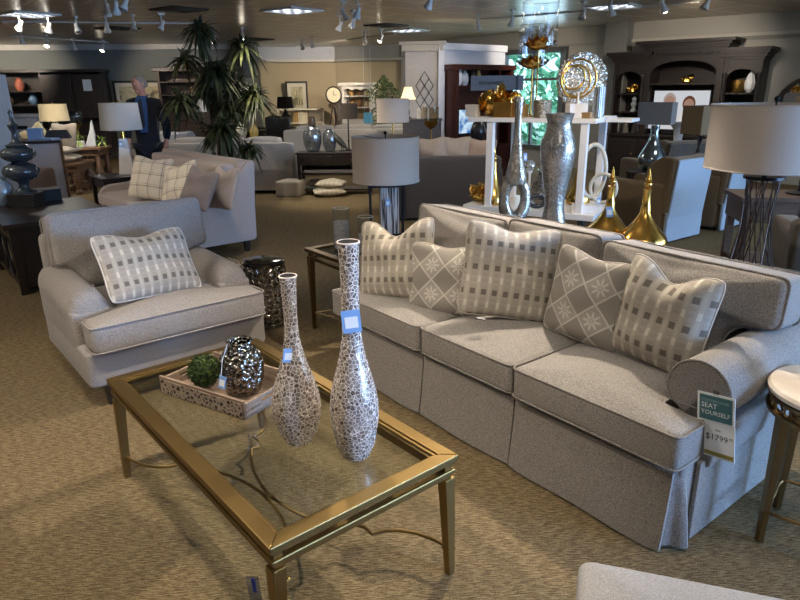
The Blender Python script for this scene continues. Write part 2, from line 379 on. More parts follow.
wallseg('trim_5', W1, W2, 2.36, 2.41, plain('#b1ada5', .6), -.05); wallseg('trim_6', W1, W2, 2.30, 2.36, plain('#7b7872', .6), -.025)
wallseg('baseboard_right', W1, W2, 0, .14, TRIM, -.02); wallseg('trim_7', W0, W1, 2.36, 2.40, plain('#8f8b84', .6), -.04)
# shop front on the daylight side, rear and left walls (all beyond the frame)
XR = 9.0
segs = [(-5.5, -3.6), (-.9, -.3), (2.4, 3.0), (5.7, 8.9)]
for a, b in segs: wallseg('wall_shopfront', (XR, a), (XR, b), 0, CZ, WR, -.15)
for k, (a, b) in enumerate(((-3.6, -.9), (-.3, 2.4), (3.0, 5.7))):
    wallseg('wall_shopfront', (XR, a), (XR, b), 2.6, CZ, WR, -.15); wallseg('wall_shopfront', (XR, a), (XR, b), 0, .3, WR, -.15)
    t = bpy.data.objects.new('window_%d' % (k+2), None); COL.objects.link(t); t.location = (XR+.05, (a+b)/2, 0); t['kind'] = 'structure'
    q = B(); L = b-a
    for yy in (-L/2+.03, 0, L/2-.03): q.box((0, yy, 1.45), (.06, .06, 2.3))
    q.box((0, 0, .33), (.06, L, .06)); q.box((0, 0, 2.57), (.06, L, .06)); q.obj('window_frame', plain('#4e5053', .5), t)
wallseg('wall_rear', (-14, -5.5), (9, -5.5), 0, CZ, WG, -.12); wallseg('wall_left', (-14, -5.5), (-14, 16.3), 0, CZ, WG)
# white partition block with cornice (plan from photo)
PA = G(405, 176); 
def partition():
    p1 = D(441, 90, 11.6); p0 = D(405.5, 90, 11.75); p2 = p1+Vector((.616*1.0, 0, 0))
    a = Vector((p0.x, p0.y)); b = Vector((p1.x, p1.y)); c = Vector(D(504, 90, 12.6).xy); H = 2.30
    wallseg('wall_partition', a, b, 0, H, plain('#b5b4b6', .6), .14); wallseg('wall_partition_side', b, c, 0, H-.02, W_DAYLIT, .14)  # side face painted paler and bluer for the daylight on it
    wallseg('trim_8', a-Vector((.05, 0)), b+Vector((.04, 0)), H-.10, H+.0, TRIM, -.05); wallseg('trim_9', a-Vector((.09, 0)), b+Vector((.08, 0)), H-.0, H+.05, TRIM, -.1)
    wallseg('trim_10', b, c, H-.09, H+.02, W_DAYLIT, -.05)
    wallseg('trim_11', b+Vector((-.06, -.02)), b+Vector((.04, .03)), 0, H-.05, W_DAYLIT, -.03)
    return a, b, c
PA, PB, PC = partition()
# ---- outside greenery
def leafy(h1, h2): n = NT('leaves'); return n.pbr(n.ramp(n.noise(9, 5), [(.35, C(h1)), (.65, C(h2))]), .8)
hd = B(); rr = random.Random(5)
for k in range(4200):
    c = Vector((rr.uniform(1.5, 13), rr.uniform(19.2, 20.8), rr.uniform(0, 4.2))); s = rr.uniform(.12, .34)
    u = Vector((rr.uniform(-1, 1), rr.uniform(-1, 1), rr.uniform(-1, 1))).normalized(); w = u.cross(Vector((0, 0, 1))).normalized()
    hd.add([c-u*s, c+w*s*.5, c+u*s, c-w*s*.5], [(0, 1, 2, 3)])
tag(hd.obj('hedge', leafy('#4f9a78', '#c4ecd0'), smooth=False), 'green leafy hedge seen outside through the far window', 'hedge', kind='stuff')
S(bx((9, 24, -.1), (26, 16, .1)).obj('ground_outside', plain('#8a8f88', .9), smooth=False))
w = bpy.data.worlds.new('world'); SC.world = w; w.use_nodes = True
w.node_tree.nodes['Background'].inputs[0].default_value = (.62, .82, 1, 1); w.node_tree.nodes['Background'].inputs[1].default_value = 4.5
# ================================================================ main sofa group
SO = Vector((.922, 1.917, 0)); SA = R(128)
def sl(x, y, z=0): return SO+Vector((cos(SA)*x-sin(SA)*y, sin(SA)*x+cos(SA)*y, z))   # sofa-frame point
def onv(px, py, v, O=SO, ang=SA):    # point of the vertical plane v metres behind the sofa front
    n = Vector((sin(ang), -cos(ang), 0)); d = ray(px, py); t = ((O+n*v-EYE).dot(n))/d.dot(n); return EYE+d*t
XZ = Matrix(((1, 0, 0, 0), (0, 0, -1, 0), (0, 1, 0, 0), (0, 0, 0, 1)))   # slab (x,y,z)->(x,-z,y): outline upright, thickness along -y
def make_main_sofa():
    t = T('sofa', 'long grey rolled-arm sofa with skirt and three seat cushions', 'sofa', SO, SA)
    m = SOFA
    B().slab(resample(rect(-.03, -.93, 2.05, -.045), .08, .03), .03, .352, .01).obj('base', m, t)
    for x0, x1 in ((-.015, .708), (.716, 1.318), (1.326, 2.03)):
        b = B(); n = 14; vs = []; fs = []
        for j in range(7):
            for i in range(n+1):
                u = i/n; z = .012+.312*j/6; fl = (1-j/6)**1.5
                vs.append((x0+(x1-x0)*u, .004+.028*fl+.004*sin(u*9+x0*5)*fl-.012*(abs(2*u-1)**8), z))
        for j in range(6):
            for i in range(n): a = j*(n+1)+i; fs.append((a+1, a, a+n+1, a+n+2))
        k = len(vs); vs += [(x, y-.012, z) for x, y, z in vs]; fs += [tuple(q+k for q in f[::-1]) for f in fs]
        E = lambda j, i: j*(n+1)+i
        for i in range(n): fs.append((E(0, i), E(0, i+1), E(0, i+1)+k, E(0, i)+k)); fs.append((E(6, i+1), E(6, i), E(6, i)+k, E(6, i+1)+k))
        for j in range(6): fs.append((E(j+1, 0), E(j, 0), E(j, 0)+k, E(j+1, 0)+k)); fs.append((E(j, n), E(j+1, n), E(j+1, n)+k, E(j, n)+k))
        b.add(vs, fs).obj('skirt_panel', m, t)
    # side skirts, their seam and the folded corner pleat
    for sx, x in ((-1, -.042), (1, 2.058)):
        B().slab(resample(rect(x-.008, -.93, x+.008, -.13), .06, .004), .012, .33, .006).obj('skirt_panel', m, t)
    for sx, x0 in ((-1, .005), (1, 2.01)):
        b = B(); pr = []
        for j in range(11):
            z = .02+.31*j/10; s = (1-j/10)**.7
            ring = []
            for k in range(13):
                a = k/12; ang = -pi*.15+a*pi*.85
                rr = .02+.044*s*(1+.40*sin(a*pi*3+.6))
                ring.append((x0+sx*(.0+rr*sin(ang)*1.0), -.03+rr*cos(ang)*.55-.05*a, z))
            pr.append(ring)
        vs = [p for r_ in pr for p in r_]; fs = []
        for j in range(10):
            for k in range(12): a = j*13+k; q = (a, a+1, a+14, a+13); fs.append(q if sx < 0 else q[::-1])
        k2 = len(vs); vs2 = [(x-sx*.006, y-.008, z) for x, y, z in vs]
        b.add(vs+vs2, fs+[tuple(q+k2 for q in f[::-1]) for f in fs]).obj('corner_pleat', m, t)
    for x in (.02, 2.0):
        for y in (-.08, -.85): B().taper((x, y, 0), (.035, .035), (.05, .05), .06).obj('leg', BLACK, t)
    seats = [([(-.045, .035), (.703, .035), (.703, -.6), (.135, -.6), (.135, -.15), (-.045, -.14)], (.4, -.11)),
             ([(.712, .03), (1.312, .03), (1.312, -.6), (.712, -.6)], None),
             ([(1.32, .035), (2.11, .035), (2.11, -.14), (1.885, -.15), (1.885, -.6), (1.32, -.6)], (1.62, -.11))]
    for o, c in seats:
        ol = resample(o, .03, .035)
        s = B().slab(ol, .352, .492, .026, .03, 6, .0, cen=c, wob=.0022).obj('seat_cushion', m, t, ang=75)
        for z in (.486, .361):
            B().tube([(x, y, z) for x, y in resample([(p[0], p[1]) for p in o], .03, .035)], .0045, 6, closed=True).obj('piping', m, s)
    # rolled arms
    for sx, cx in ((-1, .012), (1, 2.003)):
        pts = []; r = .115; cz = .578
        for k in range(27): a = -pi*.62+k/26*(pi*1.5); pts.append((cx+sx*(-1)*r*sin(-a)*-1, cz+r*cos(a)))
        ring = []
        for k in range(25):
            a = R(-125)+k/24*R(245); ring.append((cx+(-sx)*(-1)*r*sin(a)*1.0, cz+r*cos(a)))
        # close down to the base on both sides
        out = ring+[(cx-sx*.085, .4), (cx-sx*.085, .3), (cx+sx*.05, .3), (cx+sx*.05, .42)]
        out = resample(out, .025)
        a = B().slab(out, .16, .93, .012, .0, 2, cen=(cx, .55), mat=XZ).obj('arm', m, t, ang=60)
        B().tube([(x, -.163, z) for x, z in resample(ring, .02)[:]], .005, 6).obj('piping', m, a)
        B().slab(resample([(cx-.1, .46), (cx+.1, .46), (cx+.075, .3), (cx-.075, .3)], .04, .02), .165, .9, .01, mat=XZ).obj('arm_panel', m, t)
    # back and its three cushions
    B().slab(resample(rect(.02, 0, 2.0, .82), .06, .06), .80, .93, .03, mat=XZ).obj('backrest', m, t)
    backs = [([(.15, .465), (.765, .465), (.765, .91), (-.05, .90), (-.05, .70), (.10, .68), (.15, .62)], (.4, .78)),
             ([(.775, .465), (1.355, .465), (1.355, .925), (.775, .925)], None),
             ([(1.365, .465), (1.87, .465), (1.87, .62), (1.92, .68), (2.1, .70), (2.1, .91), (1.365, .91)], (1.65, .78))]
    for o, c in backs:
        ol = resample(o, .03, .04)
        s = B().slab([(x, z) for x, z in ol], .56, .79, .05, .0, 6, .045, cen=c, mat=XZ, wob=.004).obj('back_cushion', m, t, ang=80)
        s.matrix_local = Matrix.Translation((0, -.7, .47)) @ Matrix.Rotation(R(7), 4, 'X') @ Matrix.Translation((0, .7, -.47))
        for y in (-.585, -.77): B().tube([(x, y, z) for x, z in ol], .005, 6, closed=True).obj('piping', m, s)
    return t
make_main_sofa()
# pillows on it
def pp(px, py, v): return onv(px, py, v)
PIPE = fabric('#b9b2a7', '#8f887d', 500, .1); PIPEW = fabric('#d5d0c8', '#b7b1a6', 500, .1)
G1 = 'throw pillows on the long grey sofa'
throw_pillow('striped grey pillow at the end of the long sofa beside the glass end table', (-.02, 3.40, .712), .49, .45, .15, STRIPE, R(235), R(17), R(9), PIPE, .09, G1, 1)
throw_pillow('small floral diamond pillow low between the end and largest striped pillows', (.252, 3.175, .655), .45, .385, .12, FLORAL, R(243), R(13), R(2.5), PIPE, .02, G1, 2)
throw_pillow('largest striped grey pillow standing at the middle of the long sofa', (.536, 3.00, .748), .475, .475, .15, STRIPE, R(270), R(18), R(-8), PIPE, .035, G1, 3)
throw_pillow('floral diamond pillow between the largest striped one and the arm pillow', (.838, 2.70, .703), .415, .415, .13, FLORAL, R(220), R(9), R(-5), PIPEW, .02, G1, 4)
throw_pillow('striped grey pillow nearest the sofa arm with the price sign', (1.062, 2.435, .712), .41, .44, .20, STRIPE, R(218), R(10), R(-6), PIPEW, .07, G1, 5)
lt = T('care_label', 'tiny black and white fabric label lying on middle seat cushion', 'label', onv(481, 319, .1)+Vector((0, 0, .002)), R(150))
bx((0, 0, 0), (.055, .028, .002)).obj('label_card', BLACK, lt); bx((0, 0, .0015), (.04, .016, .001)).obj('label_print', plain('#a8aaa8'), lt)
# sign hanging on the arm
def arm_sign():
    P = onv(716, 409, .145)
    t = T('sale_sign', 'teal and white price sign hanging on the rolled sofa arm', 'sign', P, SA)
    t.rotation_euler = (0, R(-7), SA+pi)
    # local: x to viewer's right, y away, z up
    bx((0, 0, 0), (.128, .003, .105)).obj('sign_board', plain('#dfe6e6', .5), t)
    f = bx((0, -.002, 0), (.112, .002, .089)).obj('teal_face', plain('#3f6a72', .4, grain=.03), t)
    w = plain('#dce6e6', .5, grain=.02); w2 = plain('#8fb2b6', .5)
    text_obj('CUSTOM LOOK', .0135, w2, f, (-.05, -.0035, .022), (pi/2, 0, 0))
    text_obj('SEAT', .025, w, f, (-.05, -.0035, .0), (pi/2, 0, 0))
    text_obj('YOURSELF', .0215, w, f, (-.05, -.0035, -.024), (pi/2, 0, 0))
    c = bx((.012, .004, -.118), (.105, .002, .128)).obj('price_card', PAPER, t)
    ink = plain('#3a3c3e', .6)
    text_obj('Sofa', .011, ink, c, (-.002, .0025, -.082), (pi/2, 0, 0)); text_obj('$1799', .031, ink, c, (-.036, .0025, -.117), (pi/2, 0, 0))
    text_obj('95', .012, ink, c, (.046, .0025, -.104), (pi/2, 0, 0))
    bx((.012, .002, -.168), (.1, .002, .014)).obj('card_stripe', plain('#8d8440', .6), c)
    bx((0, -.001, .058), (.02, .002, .014)).obj('clip', thin_glass('#dddddd'), t)
arm_sign()
# ================================================================ coffee table
CA = R(129.85)
def coffee_table():
    t = T('coffee_table', 'rectangular coffee table with brass frame and clear glass top', 'coffee table', (-.519, 2.118, 0), CA)
    L, W = 1.37, .69
    def frame(L, W, w, z0, z1, name, par, mat=GOLD, bev=.003):
        b = B(); zc = (z0+z1)/2; h = z1-z0
        for s in (-1, 1):
            b.add([(-L/2, s*W/2, z0), (L/2, s*W/2, z0), (L/2-w, s*(W/2-w), z0), (-L/2+w, s*(W/2-w), z0), (-L/2, s*W/2, z1), (L/2, s*W/2, z1), (L/2-w, s*(W/2-w), z1), (-L/2+w, s*(W/2-w), z1)],
                  [(0, 1, 5, 4), (2, 3, 7, 6), (4, 5, 6, 7), (3, 2, 1, 0), (0, 4, 7, 3), (1, 2, 6, 5)] if s < 0 else [(4, 5, 1, 0), (6, 7, 3, 2), (7, 6, 5, 4), (0, 1, 2, 3), (3, 7, 4, 0), (5, 6, 2, 1)])
            b.add([(s*L/2, -W/2, z0), (s*L/2, W/2, z0), (s*(L/2-w), W/2-w, z0), (s*(L/2-w), -W/2+w, z0), (s*L/2, -W/2, z1), (s*L/2, W/2, z1), (s*(L/2-w), W/2-w, z1), (s*(L/2-w), -W/2+w, z1)],
                  [(0, 1, 5, 4), (2, 3, 7, 6), (4, 5, 6, 7), (3, 2, 1, 0), (0, 4, 7, 3), (1, 2, 6, 5)] if s > 0 else [(4, 5, 1, 0), (6, 7, 3, 2), (7, 6, 5, 4), (0, 1, 2, 3), (3, 7, 4, 0), (5, 6, 2, 1)])
        return b.obj(name, mat, par, bevel=bev, smooth=False)
    frame(L, W, .048, .445, .47, 'top_frame', t)
    frame(L-.096, W-.096, .012, .452, .4645, 'inner_ledge', t)
    frame(L-.012, W-.012, .026, .402, .418, 'lower_frame', t)
    frame(L-.03, W-.03, .014, .385, .402, 'frame_molding', t)
    bx((0, 0, .462), (L-.12, W-.12, .007)).obj('glass_top', thin_glass('#f7faf7', .0, 'table_glass'), t, smooth=False)
    for sx in (-1, 1):
        for sy in (-1, 1):
            x, y = sx*(L/2-.03), sy*(W/2-.03)
            b = B().taper((x+sx*.014, y+sy*.014, 0), (.026, .026), (.042, .042), .385, 0, (-sx*.012, -sy*.012)); b.box((x, y, .43), (.03, .03, .03))
            lg = b.obj('leg', GOLD, t, bevel=.002)
            bx((x+sx*.010, y+sy*.010, .105), (.035, .035, .007)).obj('collar', GOLD, lg)
    for s in (-1, 1):
        half = [(.655, -.325), (.60, -.314), (.54, -.292), (.49, -.258), (.455, -.215), (.44, -.168), (.392, -.172), (.345, -.145), (.352, -.112), (.30, -.082), (.23, -.052), (.16, -.030), (.08, -.014), (0, -.0075)]
        B().tube([(x, s*y, .105) for x, y in half]+[(-x, s*y, .105) for x, y in half[-2::-1]], .0065, 8).obj('stretcher', GOLD, t)
    B().tube([(-.014, 0, .105), (.014, 0, .105)], .016, 10).obj('stretcher_clasp', GOLD, t)
    tg = bx((0, 0, 0), (.035, .002, .12)).obj('price_tag', thin_glass('#cfd6ea', .3), t, loc=(-.66, .385, .33), rot=(0, R(4), R(40)))
    bx((0, -.002, .03), (.010, .002, .045)).obj('tag_print', plain('#4a5aa8'), tg)
coffee_table()
ZT = .466
# tray with fretwork sides
def fretwork():
    n = NT('fretwork_metal'); v = n.mapped((1, 1, 1)); w = n.vor(55, 'DISTANCE_TO_EDGE'); e = n.math('LESS_THAN', w, .16)
    col = n.mix(e, C('#2d241e'), C('#b3a79a')); return n.pbr(col, .45, n.math('MULTIPLY', e, .6), n.bump(e, .8, .004))
def tray():
    a = G(161, 393, ZT); bb = G(245, 421, ZT); u = (bb-a); u.z = 0; ang = atan2(u.y, u.x); L = u.length; W = .29
    c = a+Vector((cos(ang)*L/2-sin(ang)*W/2, sin(ang)*L/2+cos(ang)*W/2, 0)); c.z = ZT+.001
    t = T('serving_tray', 'weathered wooden tray with patterned metal sides on glass table', 'tray', c, ang)
    wd = wood('#9c8876', '#6e5b4c', .6, 2)
    bx((0, 0, .006), (L, W, .012)).obj('tray_base', wd, t)
    H = .074
    for s in (-1, 1):
        o = bx((0, s*(W/2-.006), H/2), (L, .012, H)).obj('side_panel', wd, t, bevel=.002)
        bx((0, s*(W/2+.0015), H/2-.002), (L-.02, .004, H-.018)).obj('fretwork', FRET, o)
        b = B(); x = s*(L/2-.006)
        b.box((x, 0, .017), (.012, W, .034)); b.box((x, 0, .056), (.012, W, .012))
        for k in (-1, 1): b.box((x, k*(W/2-.046), .04), (.012, .09, .03))
        b.obj('end_panel', wd, t, bevel=.0015)
    return t, ang
FRET = fretwork(); TR, TRA = tray()
# moss ball
mo = NT('moss'); MOSS = mo.pbr(mo.ramp(mo.noise(60, 4), [(.35, C('#161f0a')), (.55, C('#364d1b')), (.8, C('#7c9636'))]), .9, 0, mo.bump(mo.noise(90, 4), 1.0, .02))
def moss_ball():
    P = G(206, 386, ZT+.012); P.z = ZT+.0125
    t = T('moss_ball', 'green moss ball in the wooden tray beside the silver jar', 'moss ball', P)
    b = B().ball((0, 0, .068), .060, 24)
    rr = random.Random(3)
    for k in range(900):
        z = rr.uniform(-1, 1); a = rr.uniform(0, 2*pi); q = sqrt(1-z*z); d = Vector((q*cos(a), q*sin(a), z)); c = Vector((0, 0, .068))+d*.057
        s = d.cross(Vector((rr.uniform(-1, 1), rr.uniform(-1, 1), rr.uniform(-1, 1)))).normalized()*.0045; h = d*rr.uniform(.006, .017)+Vector((rr.uniform(-1, 1), rr.uniform(-1, 1), rr.uniform(-1, 1)))*.005
        if (c+h).z < .004: continue
        b.add([c-s, c+s, c+h], [(0, 1, 2)])
    b.obj('moss', MOSS, t, smooth=False)
moss_ball()
def silver_jar():
    P = G(244, 391, ZT+.012); P.z = ZT+.0125
    t = T('mercury_glass_jar', 'round hammered silver glass jar with hang tag in tray', 'jar', P)
    B().lathe([(.055, 0), (.066, .008), (.082, .06), (.086, .11), (.08, .15), (.058, .18), (.044, .188), (.044, .205), (.052, .212), (.049, .216), (.039, .208), (.037, .18), (.055, .155), (.07, .06), (.0, .03)], 40, cap=False).obj('jar_body', MERC, t)
    price_tag(t, .032, .05, (-.058, -.078, .075), (R(80), R(8), R(-25)))
    B().tube([(-.06, -.078, .10), (-.052, -.068, .16), (-.035, -.035, .215)], .001, 5).obj('tag_string', PAPER, t)
silver_jar()
def mosaic_vase(px, py, H, prof, label, tagpos, rot, tw=.045):
    P = G(px, py, ZT); P.z = ZT
    t = T('mosaic_vase', label, 'vase', P)
    B().lathe([(r, z*H) for r, z in prof], 44, cap=True).obj('vase_body', MOS, t)
    rt = prof[-1][0]; B().tube([(rt*cos(a/24*2*pi), rt*sin(a/24*2*pi), H) for a in range(24)], .0028, 6, closed=True).obj('vase_rim', plain('#d8cfc8', .5), t)
    B().lathe([(rt-.002, H+.0015), (.0001, H+.0005)], 24, cap=False).obj('mouth_shade_disc', BLACK, t)  # black disc stands in for the shade inside the opening
    price_tag(t, tw, tw*1.25, tagpos, rot)
P1 = [(.034, 0), (.046, .015), (.064, .08), (.078, .17), (.082, .25), (.074, .34), (.055, .44), (.037, .54), (.024, .65), (.0215, .75), (.022, .85), (.0245, .94), (.027, 1)]
P2 = [(.036, 0), (.047, .015), (.064, .08), (.076, .18), (.078, .26), (.070, .34), (.053, .43), (.039, .51), (.029, .6), (.027, .72), (.027, .82), (.029, .92), (.032, 1)]
mosaic_vase(299, 442, .585, P1, 'shorter crackle mosaic bottle vase on the glass coffee table', (-.008, -.040, .335), (R(86), R(14), R(38)), .036)
mosaic_vase(356, 456, .712, P2, 'tallest crackle mosaic bottle vase with a blue tag on glass table', (.004, -.038, .48), (R(88), R(-5), R(6)), .056)
# ================================================================ armchair
def armchair():
    t = T('armchair', 'wide grey upholstered armchair with pleated english arms', 'armchair', (-1.569, 3.036, 0), R(39.5))
    m = CHAIR; W = .93
    B().slab(resample(rect(-.045, .0, W+.045, .93), .06, .04), .13, .325, .02).obj('base', m, t)
    for x, y in ((.06, .06), (W-.06, .06), (.06, .86), (W-.06, .86)): B().taper((x, y, 0), (.034, .034), (.055, .055), .135).obj('leg', DARK, t)
    o = [(-.015, -.055), (.96, -.055), (.96, .12), (.80, .14), (.80, .74), (.13, .74), (.13, .14), (-.015, .12)]
    s = B().slab(resample(o, .03, .04), .325, .478, .035, .035, 6, cen=(.465, .10), wob=.003).obj('seat_cushion', m, t, ang=75)
    for z in (.470, .334): B().tube([(x, y, z) for x, y in resample(o, .03, .04)], .005, 6, closed=True).obj('piping', m, s)
    for sx, cx in ((-1, .055), (1, .875)):
        # english arm: a low roll that swells at the front and runs back under the cushion
        vs = []; fs = []; N = 26; K = 22
        for j in range(N+1):
            q = j/N; y = .17+.72*q; fr = min(1, q/.14); fr = sqrt(1-(1-fr)**2)
            r = .104*(.55+.45*fr); cz = .485+.02*q
            for k in range(K):
                a = 2*pi*k/K; x = cx+r*1.02*cos(a)-(0 if a < 0 else 0); z = cz+r*1.12*sin(a)
                if sin(a) < 0: z = cz+(r*1.12*sin(a))*1.0-.10*(-sin(a))
                pl = .004*sin(a*9)*max(0, 1-q*4.5) if sin(a) > -.3 else 0
                vs.append((x+pl*cos(a), y, z+pl*sin(a)))
        for j in range(N):
            for k in range(K): fs.append((j*K+k, (j+1)*K+k, (j+1)*K+(k+1) % K, j*K+(k+1) % K))
        fs += [tuple(range(K)), tuple(N*K+k for k in range(K-1, -1, -1))]
        a_ = B().add(vs, fs).obj('arm', m, t, ang=70)
        B().slab(resample(rect(cx-.102, .165, cx+.102, .93), .05, .03), .30, .50, .02).obj('arm_panel', m, t)
        for k in range(5):
            aa = R(60+k*22) if sx < 0 else R(120-k*22); 
            B().tube([(cx+(.098*1.02)*cos(aa)*f_, .172+.16*(1-f_)*0+y_, .515+.098*1.12*sin(aa)*f_) for f_, y_ in ((.8, .012), (.93, .03), (1.0, .06), (1.012, .1))], .0022, 5).obj('pleat', m, a_)
    B().slab(resample(rect(.0, .3, W, .80), .06, .05), -.96, -.84, .03, mat=XZ).obj('backrest', m, t)
    o = [(.15, .46), (.78, .46), (.80, .56), (.86, .60), (.955, .61), (.95, .915), (.03, .915), (.02, .61), (.07, .60), (.13, .56)]
    ol = resample(o, .03, .04)
    s = B().slab(ol, -.86, -.65, .045, .045, 6, .0, cen=(.465, .76), mat=XZ, wob=.004).obj('back_cushion', m, t, ang=80)
    s.matrix_local = Matrix.Translation((0, .8, .47)) @ Matrix.Rotation(R(-13), 4, 'X') @ Matrix.Translation((0, -.8, -.47))
    for y in (.685, .85): B().tube([(x, y, z) for x, z in ol], .005, 6, closed=True).obj('piping', m, s)
    return t
armchair()
cp = Vector((-1.424, 3.511, .675))
throw_pillow('rectangular striped grey pillow lying in the wide grey armchair', cp, .55, .41, .15, STRIPE, R(-42), R(34), R(-3.5), PIPEW, .035, None, 8)
# ================================================================ drum stool
def drum():
    t = T('drum_stool', 'silver lattice metal drum stool between armchair and end table', 'stool', (-.955, 4.34, 0))
    n = NT('pierced_silver'); d = n.vor(26, 'DISTANCE_TO_EDGE', rand=.5); e = n.math('LESS_THAN', d, .17)
    mat = n.pbr(n.mix(e, C('#7d7872'), C('#d6d1ca')), .16, .95, n.bump(n.math('MINIMUM', d, .3), 1.0, .03))
    b = B(); r = .14; H = .475; rows = 12; cols = 14
    b.lathe([(r-.01, .01), (r+.003, .03), (r+.008, H/2), (r+.003, H-.03), (r-.01, H-.01)], 48)
    o = b.obj('drum_body', mat, t)
    rg = B()
    for j in range(rows):
        for k in range(cols):
            a = 2*pi*(k+.5*(j % 2))/cols; z = .035+(H-.07)*(j+.5)/rows; c = Vector((cos(a)*(r+.006), sin(a)*(r+.006), z)); tt = Vector((-sin(a), cos(a), 0))
            rg.tube([c+tt*.028*cos(q/8*2*pi)+Vector((0, 0, .024*sin(q/8*2*pi))) for q in range(8)], .005, 5, closed=True)
    rg.obj('lattice', plain('#b5b0a8', .14, 1.0), t)
    B().lathe([(.0001, H), (r-.02, H), (r, H-.004), (r+.008, H-.012), (r+.008, H-.026), (r-.005, H-.03)], 48, cap=False).obj('top_disc', plain('#6e6a6a', .08, 1.0), t)
    B().lathe([(r-.005, .0), (r+.01, .004), (r+.01, .018), (r-.005, .024)], 48).obj('base_ring', STEEL, t)
drum()
# ================================================================ end table with candles and lamp
EZ = .58
def end_table():
    B0 = sl(2.22, -.19); t = T('end_table', 'square brass end table with inset glass top beside sofa', 'end table', B0, SA)
    L, W = .57, .55   # local x away, y from 0 to -W behind
    def ring(x0, y0, x1, y1, w, z0, z1):
        b = B(); z = (z0+z1)/2; h = z1-z0
        b.box(((x0+x1)/2, y0+w/2, z), (x1-x0, w, h)); b.box(((x0+x1)/2, y1-w/2, z), (x1-x0, w, h))
        b.box((x0+w/2, (y0+y1)/2, z), (w, y1-y0-2*w, h)); b.box((x1-w/2, (y0+y1)/2, z), (w, y1-y0-2*w, h)); return b
    y0 = -W
    ring(0, y0, L, 0, .05, EZ-.025, EZ).obj('top_frame', BRASS, t, bevel=.003)
    ring(.01, y0+.01, L-.01, -.01, .025, EZ-.075, EZ-.055).obj('lower_frame', BRASS, t, bevel=.003)
    bx((L/2, -W/2, EZ-.01), (L-.1, W-.1, .008)).obj('glass_top', thin_glass('#c6d0ca', .4), t)
    for x in (.03, L-.03):
        for y in (-.03, -W+.03):
            lg = B().taper((x, y, 0), (.022, .022), (.04, .04), EZ-.075).box((x, y, EZ-.04), (.028, .028, .032)).obj('leg', BRASS, t, bevel=.002)
            bx((x, y, .11), (.03, .03, .006)).obj('collar', BRASS, lg)
    for y in (-.03, -W+.03): B().tube([(.03+(L-.06)*k/20, y+(-.05 if y > -.3 else .05)*sin(pi*k/20)*(1 if k not in (6, 14) else 1.5), .115) for k in range(21)], .006, 6).obj('stretcher', BRASS, t)
    for x in (.03, L-.03): B().tube([(x+(.05 if x < .3 else -.05)*sin(pi*k/20), -.03-(W-.06)*k/20, .115) for k in range(21)], .006, 6).obj('stretcher', BRASS, t)
end_table()
sd = NT('white_pebble_fill'); SAND = sd.pbr(sd.ramp(sd.vor(120), [(.1, C('#cfcbc9')), (.6, C('#8f8d92'))]), .7, 0, sd.bump(sd.vor(120), .6, .01))
def hurricane(px, py, H, r, label, fill):
    P = G(px, py, EZ); P.z = EZ+.001
    t = T('hurricane_vase', label, 'glass candle holder', P, 0, 'glass cylinders on the brass end table')
    B().lathe([(r-.003, .004), (r-.003, fill)], 28).obj('pebble_filling', SAND, t)
    B().lathe([(.001, 0), (r, 0), (r, H), (r-.002, H), (r-.002, .002), (.001, .002)], 32, cap=False).obj('glass_cylinder', thin_glass('#fbfdfd', .2), t)
    B().tube([((r-.001)*cos(a/28*2*pi), (r-.001)*sin(a/28*2*pi), H) for a in range(28)], .0014, 5, closed=True).obj('glass_rim', plain('#d5dadb', .2), t)
hurricane(342, 248, .27, .055, 'taller glass cylinder with white pebbles, clear of the pillow', .18)
hurricane(366, 252, .235, .05, 'shorter glass cylinder with white pebbles, half behind striped pillow', .12)
SHADE2 = SHADE
def drum_shade(par, r, h, z, mat=None, r2=None, name='lamp_shade', fin=BLACK, n=40):
    r2 = r2 or r; b = B().lathe([(r, z), (r2, z+h), (r2-.004, z+h), (r-.004, z)], n, cap=False); b.f += [(k, (k+1) % n, 3*n+(k+1) % n, 3*n+k)[::-1] for k in range(n)]
    o = b.obj(name, mat or SHADE, par)
    for zz, rr in ((z+.004, r), (z+h-.004, r2)): B().tube([(rr*cos(a/n*2*pi), rr*sin(a/n*2*pi), zz) for a in range(n)], .0045, 5, closed=True).obj('shade_trim', mat or SHADE, o)
    b = B()
    for k in range(3): a = 2*pi*k/3; b.cyl((0, 0, z+h-.02), (r2*cos(a)*.99, r2*sin(a)*.99, z+h-.01), .002, n=5)
    b.obj('spider_frame', fin, o)
    B().cyl((0, 0, z+h-.025), (0, 0, z+h+.012), .004).ball((0, 0, z+h+.022), .013, 12).obj('finial', fin, o); return o
def lamp_striated():
    P = sl(2.72, -.66); P.z = EZ
    P = G(387, 236, EZ); P.z = EZ+.001
    t = T('table_lamp', 'table lamp with wide linen drum shade and open black box base', 'lamp', P, R(12))
    b = B(); w = .235
    for s in (-1, 1): b.box((s*w/2, 0, .18), (.014, .03, .36))
    b.box((0, 0, .008), (w+.014, .05, .016)); b.box((0, 0, .36), (w+.014, .03, .014)); b.obj('frame', BLACK, t)
    n = NT('striated_metal'); f = n.noise(60, 3, n.mapped((1.6, 1.6, .06))); m = n.pbr(n.ramp(f, [(.42, C('#2f2925')), (.56, C('#d0cac2'))]), .5, .2)
    bx((0.02, .0, .185), (.13, .05, .33)).obj('core', m, t)
    B().cyl((0, 0, .36), (0, 0, .6), .006).obj('stem', BLACK, t)
    drum_shade(t, .235, .31, .395)
    price_tag(t, .032, .05, (0.0, -.05, .25), (R(88), 0, R(4)))
lamp_striated()
